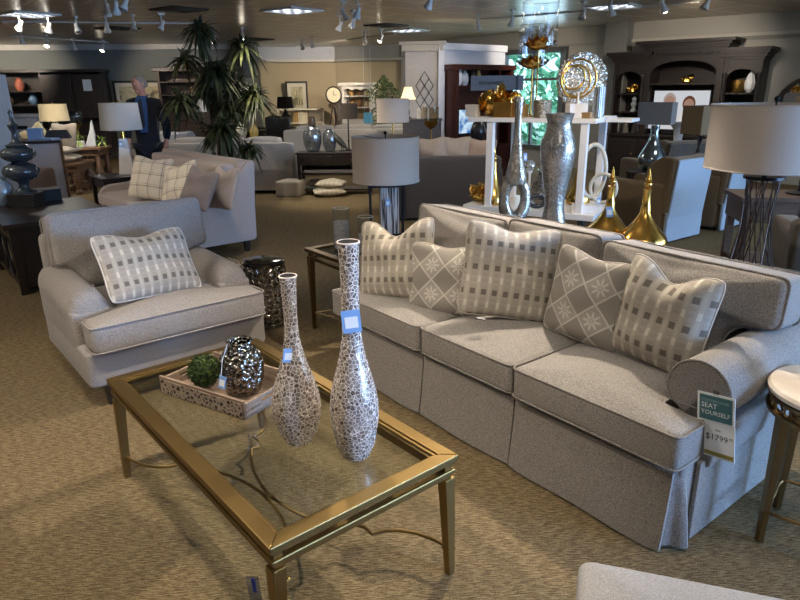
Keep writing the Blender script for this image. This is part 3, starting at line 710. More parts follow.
# ================================================================ round accent table by the sofa arm
def accent():
    c = Vector((1.50, 1.97, 0)); t = T('accent_table', 'round marble topped brass accent table beside the sofa arm', 'side table', c)
    n = NT('cream_marble'); MB_ = n.pbr(n.ramp(n.noise(6, 6), [(.4, C('#cdbfae')), (.6, C('#e6dccf'))]), .2)
    r = .215
    B().lathe([(.0001, .575), (r-.02, .575), (r, .583), (r+.003, .598), (r-.004, .609), (r-.015, .612), (.0001, .612)], 56, cap=False).obj('marble_top', MB_, t)
    b = B()
    for z, h in ((.575, .012), (.525, .014)): b.lathe([(r-.03, z-h), (r-.004, z-h), (r-.002, z), (r-.03, z), (r-.03, z-h)], 56, cap=False)
    b.obj('gallery_ring', BRASS, t)
    o = B()
    for k in range(26): a = 2*pi*k/26; o.tube([(r*.93*cos(a)+.02*cos(q/7*2*pi)*-sin(a), r*.93*sin(a)+.02*cos(q/7*2*pi)*cos(a), .544+.018*sin(q/7*2*pi)) for q in range(7)], .0045, 5, closed=True)
    o.obj('open_scrollwork', BRASS, t)
    for a in (183, 93, 3, 273):
        a = R(a); x, y = (r-.03)*cos(a), (r-.03)*sin(a)
        lg = B().taper((x, y, 0), (.022, .022), (.036, .036), .515, a).obj('leg', BRASS, t, bevel=.002)
        bx((x, y, .13), (.03, .03, .006), a).obj('collar', BRASS, lg)
    b = B()
    for k in range(4):
        a0 = R(183+90*k); b.tube([((r-.035-.05*sin(pi*q/12))*cos(a0+q/12*pi/2), (r-.035-.05*sin(pi*q/12))*sin(a0+q/12*pi/2), .13) for q in range(13)], .006, 6)
    b.obj('stretcher', BRASS, t)
    q = T('candle_cup', 'dark ribbed metal candle cup standing on the marble top', 'candle holder', (c.x-.015, c.y-.02, .613))
    p = []
    B().lathe([(.05, 0), (.055, .01), (.058, .1), (.052, .102), (.05, .02), (.0001, .02)], 28, cap=False).obj('cup', hammered(60, '#4a423e', '#191515', .8, .3), q)
accent()
# ottoman at the frame's bottom edge
def ottoman():
    t = T('ottoman', 'pale grey upholstered ottoman top at bottom edge of view', 'ottoman', (.453, 1.350, 0), R(-17))
    m = fabric('#a7a5a4', '#7d7b7c', 380)
    B().slab(resample(rect(0, -.6, .95, 0), .04, .03), .29, .455, .025, .02, wob=.002).obj('seat_cushion', m, t, ang=75)
    B().slab(resample(rect(.012, -.59, .94, -.012), .06, .03), .1, .3, .015).obj('base', m, t)
    for x in (.06, .89):
        for y in (-.06, -.54): B().taper((x, y, 0), (.03, .03), (.05, .05), .105).obj('leg', DARK, t)
ottoman()
# ================================================================ console behind the sofa and what stands on it
KZ = .70
def sofa_console():
    t = T('console_table', 'low dark console table standing behind the long grey sofa', 'console table', sl(.10, -1.27), SA)
    L, W = 2.0, .34
    bx((L/2, -W/2, KZ-.0175), (L, W, .035)).obj('table_top', DARK, t, bevel=.004); bx((L/2, -W/2, KZ-.075), (L-.08, W-.06, .08)).obj('apron', DARK, t)
    for x in (.04, L-.04):
        for y in (-.04, -W+.04): B().taper((x, y, 0), (.03, .03), (.045, .045), KZ-.035).obj('leg', DARK, t)
    bx((L/2, -W/2, .15), (L-.06, W-.06, .02)).obj('lower_shelf', DARK, t)
sofa_console()
KV = 1.45
def kpt(px, py): P = onv(px, py, KV); P.z = KZ+.001; return P
def teardrop():
    t = T('teardrop_vase', 'tall glittering silver teardrop vase with oval hole through base', 'vase', kpt(514, 214), R(10))
    H = .84; n = 40; vs = []; fs = []
    # body outline revolved flat in depth, with a ring-like lower half
    b = B(); K = 40; ring = []
    for k in range(K): a = 2*pi*k/K; ring.append((.078*sin(a), 0, .155+.125*cos(a)*(1 if cos(a) < 0 else 1.15)))
    b.tube(ring, [.036+.012*max(0, -cos(2*pi*k/K)) for k in range(K)], 14, closed=True, flat=1.0)
    prof = [(.0, .25), (.07, .27), (.076, .31), (.06, .38), (.042, .46), (.028, .56), (.024, .64), (.024, .72), (.03, .80), (.034, .83), (.032, .84), (.022, .835), (.0, .82)]
    b.lathe([(max(r, .0001), z) for r, z in prof], 28, cap=False)
    b.lathe([(.05, 0), (.055, .01), (.03, .04)], 20)
    b.obj('vase_body', GLIT, t, ang=60)
    price_tag(t, .03, .05, (.05, -.03, .45), (R(85), 0, R(20)))
teardrop()
def tall_vase():
    t = T('hourglass_vase', 'tall wide glittering silver vase beside the teardrop vase', 'vase', kpt(553, 222))
    B().lathe([(.085, 0), (.088, .02), (.074, .08), (.062, .16), (.068, .24), (.086, .34), (.105, .45), (.112, .52), (.104, .58), (.08, .64), (.075, .69), (.085, .725), (.09, .74), (.084, .742), (.07, .70), (.06, .6), (.0001, .58)], 40, cap=False).obj('vase_body', GLIT, t, ang=60)
tall_vase()
def gold_bottle(px, py, label, s=1.0, tag_=False):
    P = kpt(px, py); t = T('gold_bottle', label, 'bottle', P, 0, 'gold stoppered bottles behind the sofa')
    B().lathe([(r*s*1.05, z*s) for r, z in ((.10, 0), (.125, .012), (.132, .04), (.118, .075), (.082, .115), (.05, .16), (.028, .2), (.021, .26), (.019, .31), (.022, .335), (.0, .337))], 36, cap=False).obj('bottle_body', GOLD2, t)
    st = B().ball((0, 0, .36*s), .022*s, 16).lathe([(.012*s, .375*s), (.018*s, .385*s), (.012*s, .40*s), (.007*s, .425*s), (.0001, .45*s)], 14, cap=False).obj('stopper', GOLD2, t)
    if tag_: price_tag(t, .045, .06, (-.02, -.062, .19), (R(80), 0, R(10)))
gold_bottle(607, 238, 'gold bottle with pointed stopper and a white tag, by the white display', 1.0, True)
gold_bottle(642, 242, 'gold bottle with pointed stopper in front of the tan chair', 1.02)
def big_lamp():
    P = onv(750, 262, 1.42); P.z = KZ+.001; t = T('table_lamp', 'largest linen drum lamp on a flared base of dark metal twigs', 'lamp', P)
    b = B(); rr = random.Random(2)
    for k in range(26):
        a = 2*pi*k/26+rr.uniform(-.1, .1); a2 = a+rr.uniform(.5, 1.0)*(1 if k % 2 else -1); r0 = .115+rr.uniform(-.02, .01); r1 = .075
        pts = [(((r0+(r1-r0)*q)*(1-.28*sin(pi*q)))*cos(a+(a2-a)*q), ((r0+(r1-r0)*q)*(1-.28*sin(pi*q)))*sin(a+(a2-a)*q), .008+.455*q) for q in [j/8 for j in range(9)]]
        b.tube(pts, .0028, 5)
    b.obj('twig_base', plain('#4a3a30', .4, .8), t)
    B().lathe([(.1, 0), (.11, .004), (.11, .012), (.1, .016)], 32).obj('foot_ring', plain('#2a2523', .4, .6), t)
    B().lathe([(.08, .462), (.092, .464), (.092, .478), (.08, .48)], 40).obj('top_disc', plain('#1d2024', .25, .6), t)
    B().cyl((0, 0, .478), (0, 0, .70), .011).obj('stem', BLACK, t)
    drum_shade(t, .276, .30, .512)
big_lamp()
# ================================================================ white two-tier display
DA = R(-31); DB = Vector((1.53, 5.15, 0))
def dl(x, y, z=0): return DB+Vector((cos(DA)*(-x)-sin(DA)*y, sin(DA)*(-x)+cos(DA)*y, z))   # x to the left along the front, y behind
def display():
    t = T('display_table', 'white two-tier display table crowded with gold and silver decor', 'display table', DB, DA)
    Wt = plain('#eceae8', .35, grain=.03)
    bx((-.535, .33, 1.34), (1.09, .68, .035)).obj('upper_shelf', Wt, t, bevel=.003)
    bx((.12, .42, 1.335), (.20, .30, .025)).obj('shelf_extension', Wt, t)
    bx((-.52, .33, .585), (1.16, .72, .05)).obj('lower_shelf', Wt, t, bevel=.003)
    for x, y in ((-.88, .03), (-.08, .03), (-.88, .6), (-.08, .6)): bx((x, y, .965), (.055, .055, .71)).obj('post', Wt, t)
    for x, y in ((-1.0, .05), (-.06, .05), (-1.0, .6), (-.06, .6)): bx((x, y, .28), (.05, .05, .56)).obj('leg', plain('#3b3c40', .5), t)
    bx((-.52, .33, .2), (1.0, .55, .02)).obj('base_shelf', plain('#55524e', .5), t)
display()
DT = 1.3585; DL = .611
def on_disp(px, y, z):  # display point at depth y behind the front edge under pixel column px
    best = None
    for k in range(0, 260):
        x = -.25+k*.006; p = dl(x, y, z); q = p-EYE; u = 400+F*q.dot(RT)/q.dot(FW)
        if best is None or abs(u-px) < best[0]: best = (abs(u-px), p)
    return best[1]
def hurr_flower(px, y, z0, zf, H, r, label):
    P = on_disp(px, y, z0); t = T('candle_stand', label, 'candle holder', P, 0, 'gold flower candle stands')
    B().lathe([(.05, 0), (.052, .008), (.012, .014), (.008, .05)], 24).cyl((0, 0, .02), (0, 0, zf), .006).obj('stem', GOLD2, t)
    b = B()
    for ring_, (n, R0, lift) in enumerate(((10, .135, .045), (8, .10, .06), (6, .055, .07))):
        for k in range(n):
            a = 2*pi*(k+.5*ring_)/n; c = Vector((cos(a), sin(a), 0)); s = Vector((-sin(a), cos(a), 0)); w = R0*.42
            vs = []; 
            for i in range(5):
                q = i/4; wd_ = w*sin(pi*min(1, .15+q*.8))*1.0; h = zf+lift*q**2*1.4+.01*ring_
                for e in (-1, 0, 1): vs.append(c*(.01+R0*q)+s*wd_*e+Vector((0, 0, h-(.012 if e == 0 else 0))))
            fs = [(3*i+j, 3*i+j+1, 3*i+j+4, 3*i+j+3) for i in range(4) for j in range(2)]
            b.add(vs, fs)
    b.ball((0, 0, zf), .022, 12, sz=.7)
    b.obj('flower_cup', GOLD2, t)
    B().lathe([(r-.003, zf+.045), (r, zf+.02), (r, zf+H), (r-.002, zf+H)], 32, cap=False).obj('glass_cylinder', thin_glass('#f4f8fc', .4), t)
    B().tube([((r-.001)*cos(a/28*2*pi), (r-.001)*sin(a/28*2*pi), zf+H) for a in range(28)], .002, 5, closed=True).obj('glass_rim', GOLD2, t)
hurr_flower(535, .28, DT, .54, .36, .145, 'taller gold flower candle stand with a glass cylinder on the white display')
hurr_flower(530, .47, DT, .40, .34, .125, 'shorter gold flower candle stand with glass cylinder beside a taller one')
def gold_cluster(P, w, h, label, name, cat, seed=1, mat=GOLD2, n=16):
    t = T(name, label, cat, P); rr = random.Random(seed); b = B()
    for k in range(n):
        x = rr.uniform(-1, 1)*w*.4; y = rr.uniform(-1, 1)*w*.28; z = h*(.25+.55*rr.random()*(1-abs(x)/w*1.3)); r = w*rr.uniform(.1, .2)
        m = Matrix.Translation((x, y, z)) @ Matrix.Rotation(rr.uniform(0, 3), 4, 'X') @ Matrix.Rotation(rr.uniform(0, 3), 4, 'Y')
        b.lathe([(.0001, -r*.3), (r*.8, -r*.25), (r, 0), (r*.55, r*.1), (r*.2, -r*.1)], 9, mat=m, cap=False)
    b.lathe([(w*.25, 0), (w*.36, h*.1), (w*.33, h*.35), (w*.1, h*.5)], 20); b.obj('cast_form', mat, t, ang=50); return t
gold_cluster(on_disp(500, .30, DT), .42, .27, 'crumpled gold shell sculpture on the white display top', 'shell_sculpture', 'sculpture', 4, n=46)
def sbox(P, d, mat, label, name='decorative_box', cat='box', rz=DA, lid=True, group=None):
    t = T(name, label, cat, P, rz, group); bx((0, 0, d[2]*.36), (d[0], d[1], d[2]*.72)).obj('box_body', mat, t, bevel=.003)
    bx((0, 0, d[2]*.86), (d[0]+.006, d[1]+.006, d[2]*.28)).obj('box_lid', mat, t, bevel=.003); return t
sbox(on_disp(505, .10, DT), (.16, .12, .12), plain('#b98c48', .35, .9), 'gold lidded box on the white display beside the shell')
sbox(on_disp(473, .16, DT), (.10, .10, .10), plain('#d6d2cd', .5), 'small grey-white cube at the display corner by the shell')
sbox(on_disp(520, .24, DT), (.11, .11, .10), plain('#c9a25c', .35, .8), 'second smaller gold box next to the textured candle', 'trinket_box')
def textured_candle():
    t = T('textured_holder', 'silvery textured cylinder candle holder on the white display', 'candle holder', on_disp(542, .07, DT))
    B().lathe([(.068, 0), (.072, .004), (.072, .135), (.066, .14), (.062, .12), (.0001, .118)], 36, cap=False).obj('holder_body', hammered(70, '#b7ad9a', '#6d6455', .8, .35, .6), t)
textured_candle()
def disc_sculpture():
    P = on_disp(578, .30, DT); t = T('ring_sculpture', 'round glass disc sculpture with overlapping gold rings on white block', 'sculpture', P, R(8))
    bx((-.02, 0, .05), (.155, .10, .115)).obj('white_base', WHITE, t, bevel=.003)
    n = NT('ice_glass'); n2 = n.n('BsdfTransparent', Color=C('#d8d4cc')); g = n.n('BsdfGlossy', Color=C('#e9e2d4'), Roughness=.25); n.set(g.inputs['Normal'], n.bump(n.vor(60), 1.0, .01))
    mx = n.n('MixShader', i0=n.math('ADD', .25, n.math('MULTIPLY', n.vor(60), .7))); n.set(mx.inputs[1], n2); n.set(mx.inputs[2], g); n.t.links.new(mx.outputs[0], n.out.inputs[0])
    m = Matrix.Translation((0.02, .03, .29)) @ Matrix.Rotation(pi/2, 4, 'X')
    b = B().lathe([(.0001, -.012), (.12, -.014), (.19, -.01), (.205, 0), (.19, .01), (.12, .014), (.0001, .012)], 48, mat=m, cap=False); b.obj('glass_disc', n.m, t)
    b = B()
    for k in range(60): a = 2*pi*k/60; b.ball((.02+.205*cos(a), .03, .29+.205*sin(a)), .012+.004*(k % 3), 8)
    b.obj('bead_rim', n.m, t)
    for r, cx, cz in ((.15, -.03, .30), (.12, -.05, .285), (.09, -.07, .31)):
        B().tube([(cx+r*cos(a/40*2*pi), -.02-.01*sin(a/40*2*pi), cz+r*sin(a/40*2*pi)) for a in range(40)], .008, 8, closed=True).obj('gold_ring', plain('#d0a85a', .2, 1.0), t)
    B().cyl((-.02, -.02, .1), (-.02, -.02, .2), .008).obj('rod', WHITE, t)
disc_sculpture()
sbox(on_disp(587, .10, DT), (.07, .06, .045), plain('#a8875a', .4, .5), 'tiny tan trinket box on the display under glass disc', 'trinket_box')
def beaded():
    t = T('beaded_column', 'crystal beaded candle column at the end of white display', 'candle holder', on_disp(598, .22, DT)); b = B()
    for j in range(13):
        for k in range(12): a = 2*pi*k/12; b.ball((.042*cos(a), .042*sin(a), .015+j*.0175), .009, 6)
    b.obj('crystal_beads', plain('#d9dde0', .08, .7), t); B().lathe([(.038, .002), (.038, .235)], 16).obj('core_tube', STEEL, t)
beaded()
# lower shelf
gold_cluster(on_disp(480, .22, DL), .22, .22, 'small spiky gold pineapple ornament on the lower display shelf', 'pineapple_ornament', 'ornament', 9, n=22)
def gbottle2(px, y, H, label, body=GOLD2):
    t = T('gold_bottle', label, 'bottle', on_disp(px, y, DL), 0); s = H/.45
    B().lathe([(r*s, z*s) for r, z in ((.07, 0), (.09, .012), (.092, .05), (.07, .09), (.046, .15), (.03, .22), (.022, .28), (.022, .335), (.0, .337))], 30, cap=False).obj('bottle_body', body, t)
    B().ball((0, 0, .36*s), .024*s, 14).lathe([(.012*s, .38*s), (.016*s, .39*s), (.0001, .45*s)], 12, cap=False).obj('stopper', body, t)
gbottle2(493, .12, .50, 'gold stoppered bottle on the lower white shelf by the pineapple')
gbottle2(577, .45, .52, 'gold stoppered bottle half hidden behind the wide silver vase')
def hoops():
    t = T('hoop_sculpture', 'sculpture of two cream hoops linked on a white block', 'sculpture', on_disp(590, .12, DL), R(-15))
    bx((-.03, 0, .03), (.24, .13, .06)).obj('white_base', WHITE, t, bevel=.003)
    m = plain('#c9c1ad', .4)
    B().tube([(-.0+.10*cos(a/40*2*pi), .03*cos(a/40*2*pi), .335+.21*sin(a/40*2*pi)) for a in range(40)], .017, 10, closed=True).obj('tall_hoop', m, t)
    B().tube([(.09+.10*cos(a/40*2*pi), -.03*cos(a/40*2*pi)-.02, .20+.115*sin(a/40*2*pi)) for a in range(40)], .015, 10, closed=True).obj('small_hoop', m, t)
    price_tag(t, .03, .05, (.06, -.09, .11), (R(85), 0, R(10)))
hoops()
def small_silver():
    t = T('mercury_vase', 'small round silver vase on shelf behind the teardrop vase', 'vase', on_disp(541, .3, DL))
    B().lathe([(.05, 0), (.085, .04), (.1, .12), (.08, .2), (.04, .25), (.045, .30), (.04, .30), (.03, .26)], 30, cap=False).obj('vase_body', MERC, t)
small_silver()
def ball_orn():
    t = T('glass_orb', 'clear glass orb on the lower white shelf beside a post', 'orb', on_disp(528, .42, DL)+Vector((0, 0, .0))); B().ball((0, 0, .315), .05, 20).obj('orb', plain('#cfd6dc', .05, .8), t)
    B().lathe([(.045, 0), (.05, .01), (.012, .03), (.012, .24), (.03, .27), (.02, .275)], 18).obj('orb_stand', WHITE, t)
ball_orn()
def open_bowl():
    t = T('black_ring_bowl', 'small black ring ornament between two silver vases on shelf', 'ornament', on_disp(536, .06, DL), R(0)); B().tube([(.07*cos(a/30*2*pi), 0, .065+.045*sin(a/30*2*pi)) for a in range(30)], .018, 10, closed=True).obj('ring_body', plain('#2b2d33', .3), t)
open_bowl()
# ================================================================ loveseat with pillows
LV = Vector((-1.50, 6.52, 0)); LA = R(130)
def lv(x, y, z=0): return LV+Vector((cos(LA)*x-sin(LA)*y, sin(LA)*x+cos(LA)*y, z))
LVF = fabric('#b4aaa6', '#968b88', 300, .2); 
def loveseat():
    t = T('loveseat', 'pale lavender-beige sloped-arm loveseat with plaid and grey pillows', 'loveseat', LV, LA); L = 2.12
    B().slab(resample(rect(.02, -.0, L-.02, .86), .08, .04), .12, .34, .02).obj('base', LVF, t)
    for k in range(2):
        x0 = .10+k*1.03; s = B().slab(resample(rect(x0, .12, x0+1.02, .90), .05, .04), .34, .47, .03, .03).obj('seat_cushion', LVF, t, ang=75)
    YZ = lambda x: Matrix(((0, 0, 1, x), (1, 0, 0, 0), (0, 1, 0, 0), (0, 0, 0, 1)))
    o = [(-.03, .12), (.87, .12), (.88, .50), (.80, .555), (.55, .57), (.30, .62), (.12, .76), (.05, .90), (-.07, .94), (-.04, .5)]
    for x in (0, L-.10): B().slab(resample(o, .04, .05), 0, .10, .02, .012, 4, .012, cen=(.38, .36), mat=YZ(x)).obj('arm', LVF, t, ang=70)
    B().slab(resample(rect(.03, .3, L-.03, .93), .06, .06), -.10, .05, .04, mat=XZ).obj('backrest', LVF, t)
    bk = B().slab(resample(rect(.1, .46, L-.1, .90), .05, .06), -.26, -.08, .05, .03, mat=XZ).obj('back_cushion', LVF, t, ang=70)
    for x in (.07, L-.07):
        for y in (.06, .80): B().taper((x, y, 0), (.04, .04), (.06, .06), .125).obj('leg', DARK, t)
loveseat()
def lvp(px, py, y): d = ray(px, py); n = Vector((-sin(LA), cos(LA), 0)); t_ = ((LV+n*y-EYE).dot(n))/d.dot(n); return EYE+d*t_
GR = fabric('#8f8788', '#6f686b', 300); LG = 'pillows on the pale loveseat'
throw_pillow('large cream plaid pillow at the far end of the pale loveseat', lvp(151, 178, .62), .50, .48, .16, PLAID, R(258), R(22), R(-5), None, .03, LG, 11)
throw_pillow('second plaid pillow half covered by grey pillows on loveseat', lvp(179, 183, .55), .46, .44, .14, PLAID, R(238), R(25), R(14), None, .03, LG, 12)
throw_pillow('smooth grey pillow in front of the second plaid pillow', lvp(199, 188, .62), .44, .40, .15, GR, R(235), R(25), R(-8), None, .04, LG, 13)
throw_pillow('mauve grey pillow against the sloped arm of the loveseat', lvp(224, 188, .40), .42, .42, .15, LVF, R(225), R(20), R(3), None, .05, LG, 14)
# ================================================================ dark side table, white lamp
def side_table(P, w, d, h, label, rz, mat=DARK):
    t = T('side_table', label, 'side table', P, rz)
    bx((0, 0, h-.015), (w, d, .03)).obj('table_top', mat, t, bevel=.004); bx((0, 0, h-.08), (w-.06, d-.06, .1)).obj('apron', mat, t)
    for x in (-1, 1):
        for y in (-1, 1): B().taper((x*(w/2-.04), y*(d/2-.04), 0), (.035, .035), (.05, .05), h-.03).obj('leg', mat, t)
    bx((0, 0, .16), (w-.08, d-.08, .02)).obj('lower_shelf', mat, t); return t
STP = G(120, 176, .60); side_table(Vector((STP.x-.06, STP.y+.10, 0)), .56, .58, .60, 'dark wooden side table under the white tapered lamp', R(40))
def white_lamp():
    P = G(128, 174, .60); P.z = .601; t = T('table_lamp', 'white tapered ceramic lamp with pale drum shade and gold neck', 'lamp', P, R(15))
    B().taper((0, 0, 0), (.19, .15), (.095, .08), .44).obj('ceramic_body', WHITE, t, bevel=.008)
    B().cyl((0, 0, .44), (0, 0, .52), .032).cyl((0, 0, .52), (0, 0, .72), .006).obj('neck', GOLD2, t)
    drum_shade(t, .245, .32, .545, r2=.225, mat=fabric('#c3c0bb', '#b3afa9', 700, .1), fin=GOLD2)
    price_tag(t, .05, .07, (-.02, -.09, .38), (R(82), 0, 0))
white_lamp()
# ================================================================ the dark table at the frame's left with urn lamp
def cocktail():
    P = G(22, 296); t = T('occasional_table', 'dark wooden table with crossed lattice side holding the stacked urn', 'table', (P.x, P.y, 0), R(39)); h = .60; w = .78; d = 1.1
    bx((w/2, d/2, h-.02), (w+.08, d+.08, .045)).obj('table_top', DARK, t, bevel=.006); bx((w/2, d/2, h-.09), (w-.02, d-.02, .10)).obj('apron', DARK, t)
    for x in (.03, w-.03):
        for y in (.03, d-.03): bx((x, y, .28), (.06, .06, .56)).obj('leg', DARK, t, bevel=.004)
    b = B()
    for k in range(3):
        y0 = .06+k*(d-.12)/3; y1 = y0+(d-.12)/3
        b.tube([(.03, y0, .10), (.03, y1, .50)], .012, 6).tube([(.03, y1, .10), (.03, y0, .50)], .012, 6)
    b.box((.03, d/2, .09), (.04, d-.1, .04)); b.obj('lattice_side', DARK, t)
    bx((w/2, .03, .27), (w-.1, .02, .44)).obj('front_panel', DARK, t); bx((w/2, d/2, .10), (w-.1, d-.1, .03)).obj('lower_shelf', DARK, t)
cocktail()
def urn():
    P = G(28, 206, .603); P.z = .604; t = T('urn_lamp', 'glossy dark stacked gourd urn standing on a black cube', 'urn', P)
    g = plain('#3b4146', .12, .3); 
    bx((0, 0, .06), (.24, .20, .12)).obj('cube_base', BLACK, t, bevel=.003)
    pr = [(.10, .12), (.10, .135), (.05, .16), (.04, .2), (.055, .225), (.11, .25), (.15, .29), (.155, .33), (.13, .365), (.09, .385), (.06, .40), (.11, .42), (.145, .45), (.148, .485), (.12, .515), (.08, .53), (.085, .54), (.10, .55), (.06, .56), (.03, .59), (.02, .66), (.035, .69), (.045, .72), (.02, .75), (.012, .80), (.02, .83), (.0001, .86)]
    B().lathe(pr, 44).obj('urn_body', g, t, ang=50)
urn()
def black_tray_box():
    P = G(49, 200, .603); P.z = .604; t = T('black_box', 'low black box beside the stacked urn', 'box', P, R(39)); bx((0, 0, .05), (.2, .2, .10)).obj('box_body', BLACK, t, bevel=.004); bx((0, 0, .105), (.205, .205, .012)).obj('box_lid', BLACK, t)
black_tray_box()
def blue_vase():
    P = G(6, 206, .603); P.z = .604; t = T('blue_glass_vase', 'pale blue glass vase cut by the edge of view', 'vase', P+Vector((-.02, .02, 0)))
    B().lathe([(.05, 0), (.08, .03), (.1, .1), (.09, .18), (.055, .23), (.05, .26), (.04, .26)], 30, cap=False).obj('vase_body', plain('#8798a8', .15, .2), t)
blue_vase()
# ================================================================ dark grey sofa behind, cushions
def dark_sofa():
    A_ = Vector((-.05, 8.0, 0)); t = T('sofa', 'dark charcoal sofa seen from behind with beige cushions', 'sofa', A_, R(6)); DF = fabric('#4b4541', '#37322f', 250, .2)
    out = [(0, 0), (1.25, 0), (1.38, .25), (1.40, 1.0), (1.18, 1.0), (1.16, .3), (1.05, .2), (.0, .2)]
    B().slab(resample(out, .06, .08), .03, .74, .05, mat=None, cen=None).obj('shell', DF, t) if 0 else None
    b = B(); b.slab(resample(rect(0, 0, 1.36, .22), .05, .05), .03, .78, .05, .01); b.obj('backrest', DF, t)
    B().slab(resample(rect(1.14, .0, 1.38, 1.0), .05, .05), .03, .62, .05, .01).obj('arm', DF, t); B().slab(resample(rect(.02, .0, .2, 1.0), .05, .05), .03, .60, .05, .01).obj('arm', DF, t)
    B().slab(resample(rect(.18, .2, 1.15, .98), .06, .03), .06, .42, .03, .02).obj('seat', CREAM, t)
    for x in (.1, 1.28):
        for y in (.08, .9): bx((x, y, .02), (.05, .05, .04)).obj('foot', BLACK, t)
dark_sofa()
CB = fabric('#b3a493', '#8f8273', 300); 
for k, (px, py, l, c) in enumerate(((432, 149, 'beige cushion showing over the charcoal sofa back, first from lamp', CB), (455, 148, 'middle beige cushion showing over the charcoal sofa back', CB), (480, 150, 'peach beige cushion over the rounded charcoal sofa end', fabric('#b59a84', '#8f7764', 300)))):
    throw_pillow(l, D(px, py, 8.42)+Vector((0, 0, -.05)), .42, .42, .14, c, R(75+8*k), R(14), R(4*k-4), None, .02, 'beige cushions on the charcoal sofa', 20+k)
# beige long sofa back behind (top band at y 137)
def back_sofa(P, L, ang, H, label, mat, D_=.9, pl=True, name='sofa'):
    t = T(name, label, 'sofa', P, ang)
    B().slab(resample(rect(0, 0, L, D_), .08, .05), .06, .42, .03).obj('base', mat, t); B().slab(resample(rect(0, 0, L, .2), .06, .05), .06, H, .05, .01).obj('backrest', mat, t)
    for x in (0, L-.2): B().slab(resample(rect(x, 0, x+.2, D_), .06, .05), .06, H*.74, .05, .01).obj('arm', mat, t)
    n = max(2, round(L/.8))
    for k in range(n): w = (L-.44)/n; B().slab(resample(rect(.22+w*k, .2, .22+w*(k+1)-.01, D_+.02), .06, .03), .42, .54, .03, .02).obj('seat_cushion', mat, t); B().slab(resample(rect(.22+w*k, .18, .22+w*(k+1)-.01, .36), .05, .04), .5, H+.07, .05, .02).obj('back_cushion', mat, t)
    for x in (.08, L-.08):
        for y in (.08, D_-.08): bx((x, y, .035), (.06, .06, .07)).obj('foot', BLACK, t)
    return t
P = G(255, 196); back_sofa(Vector((-3.86, 10.42, 0)), 2.2, R(-2), .80, 'large oatmeal sofa turned away behind the tall plant', fabric('#bdb5aa', '#a0988e', 250))
back_sofa(Vector((-2.2, 12.6, 0)), 3.4, R(0), .86, 'off-white sofa behind the console with two silver vases', fabric('#c3beb8', '#a39e97', 250))
# ================================================================ centre console with vases
MZ = .66
def mid_console():
    P = G(299, 195); t = T('console_table', 'dark two drawer console table in front of the oatmeal sofa', 'console table', (P.x, P.y, 0), R(-2)); L, W = 1.15, .38
    bx((L/2, W/2, MZ-.015), (L+.04, W+.03, .03)).obj('table_top', DARK, t, bevel=.004); c = bx((L/2, W/2, MZ-.115), (L, W, .17)).obj('drawer_case', DARK, t)
    for k in range(2):
        d = bx((L*(.25+.5*k), -.005, MZ-.115), (L/2-.05, .02, .13)).obj('drawer', DARK, t, bevel=.004); B().ball((L*(.25+.5*k), -.025, MZ-.115), .014, 8).obj('knob', plain('#6d665c', .3, .8), d)
    for x in (.025, L-.025):
        for y in (.025, W-.025): bx((x, y, MZ/2-.1), (.045, .045, MZ-.2)).obj('leg', DARK, t)
    bx((L/2, W/2, .33), (L-.04, W-.04, .025)).obj('middle_shelf', DARK, t); bx((L/2, W/2, .08), (L-.04, W-.04, .02)).obj('lower_shelf', DARK, t)
    return P
MP = mid_console()
SILV = hammered(18, '#9aa0a4', '#73787c', .35, .18, .75)
def mvase(px, H, r, label, dy=.19, lid=False):
    P = D(px, 150, MP.y+dy); P.z = MZ+.001; t = T('silver_jar', label, 'vase', P, 0, 'silver jars on the centre console')
    B().lathe([(r*.55, 0), (r*.72, H*.03), (r*.96, H*.3), (r, H*.55), (r*.9, H*.8), (r*.6, H*.93), (r*.42, H*.97), (r*.45, H), (r*.38, H)], 36).obj('jar_body', SILV, t)
    if lid: B().lathe([(r*.40, H), (r*.45, H+.02), (r*.38, H+.1), (r*.42, H+.13), (r*.2, H+.15), (.0001, H+.15)], 24).obj('jar_neck', plain('#a9947a', .2, .8), t)
mvase(313, .40, .145, 'bigger silver jar with a tan neck on the centre console', lid=True); mvase(330, .34, .11, 'smaller silver jar beside the bird figure on centre console', dy=.24)
def bird():
    P = D(342, 150, MP.y+.2); P.z = MZ+.001; t = T('bird_figurine', 'dark bird figurine perched on the centre console', 'figurine', P)
    b = B(); b.tube([(-.12, 0, .27), (-.1, 0, .24), (-.05, 0, .18), (.0, 0, .12), (.05, 0, .07), (.1, 0, .02)], [.008, .03, .05, .05, .03, .006], 12); b.ball((-.1, 0, .25), .028, 12); b.tube([(-.12, 0, .255), (-.17, 0, .24)], [.01, .002], 8)
    b.obj('bird_body', plain('#3c3d38', .5), t); B().cyl((-.01, .01, 0), (-.01, .01, .1), .006).cyl((.02, -.01, 0), (.02, -.01, .1), .006).lathe([(.05, 0), (.05, .01)], 16).obj('bird_stand', BLACK, t)
bird()
def stick_lamp(P, label, H, r, h, shade, stem=BLACK, rz=0, name='table_lamp', base=.07, r2=None):
    t = T(name, label, 'lamp', P, rz); B().lathe([(base, 0), (base, .012), (.012, .025), (.009, H)], 24).ball((0, 0, H*.25), .018, 10).obj('stem', stem, t)
    drum_shade(t, r, h, H-h*.55, mat=shade, r2=r2, n=28); return t
P = D(349, 148, MP.y+.26); P.z = MZ+.001; stick_lamp(P, 'slim black lamp with brown drum shade on the centre console', .62, .155, .235, fabric('#5c534c', '#453d38', 500, .1))
for k, (px, py, dz, l) in enumerate(((339, 190, .05, 'lower cream pillow lying on the floor under the console'), (341, 182, .17, 'upper patterned cream pillow lying under the console'))):
    pass
def flat_pillow(P, label, rz, mat, w=.5, h=.42, t_=.13, group=None, seed=0):
    t = T('throw_pillow', label, 'throw pillow', P, rz, group); pillow(w, h, t_, mat, t, seed=seed, pull=.06)
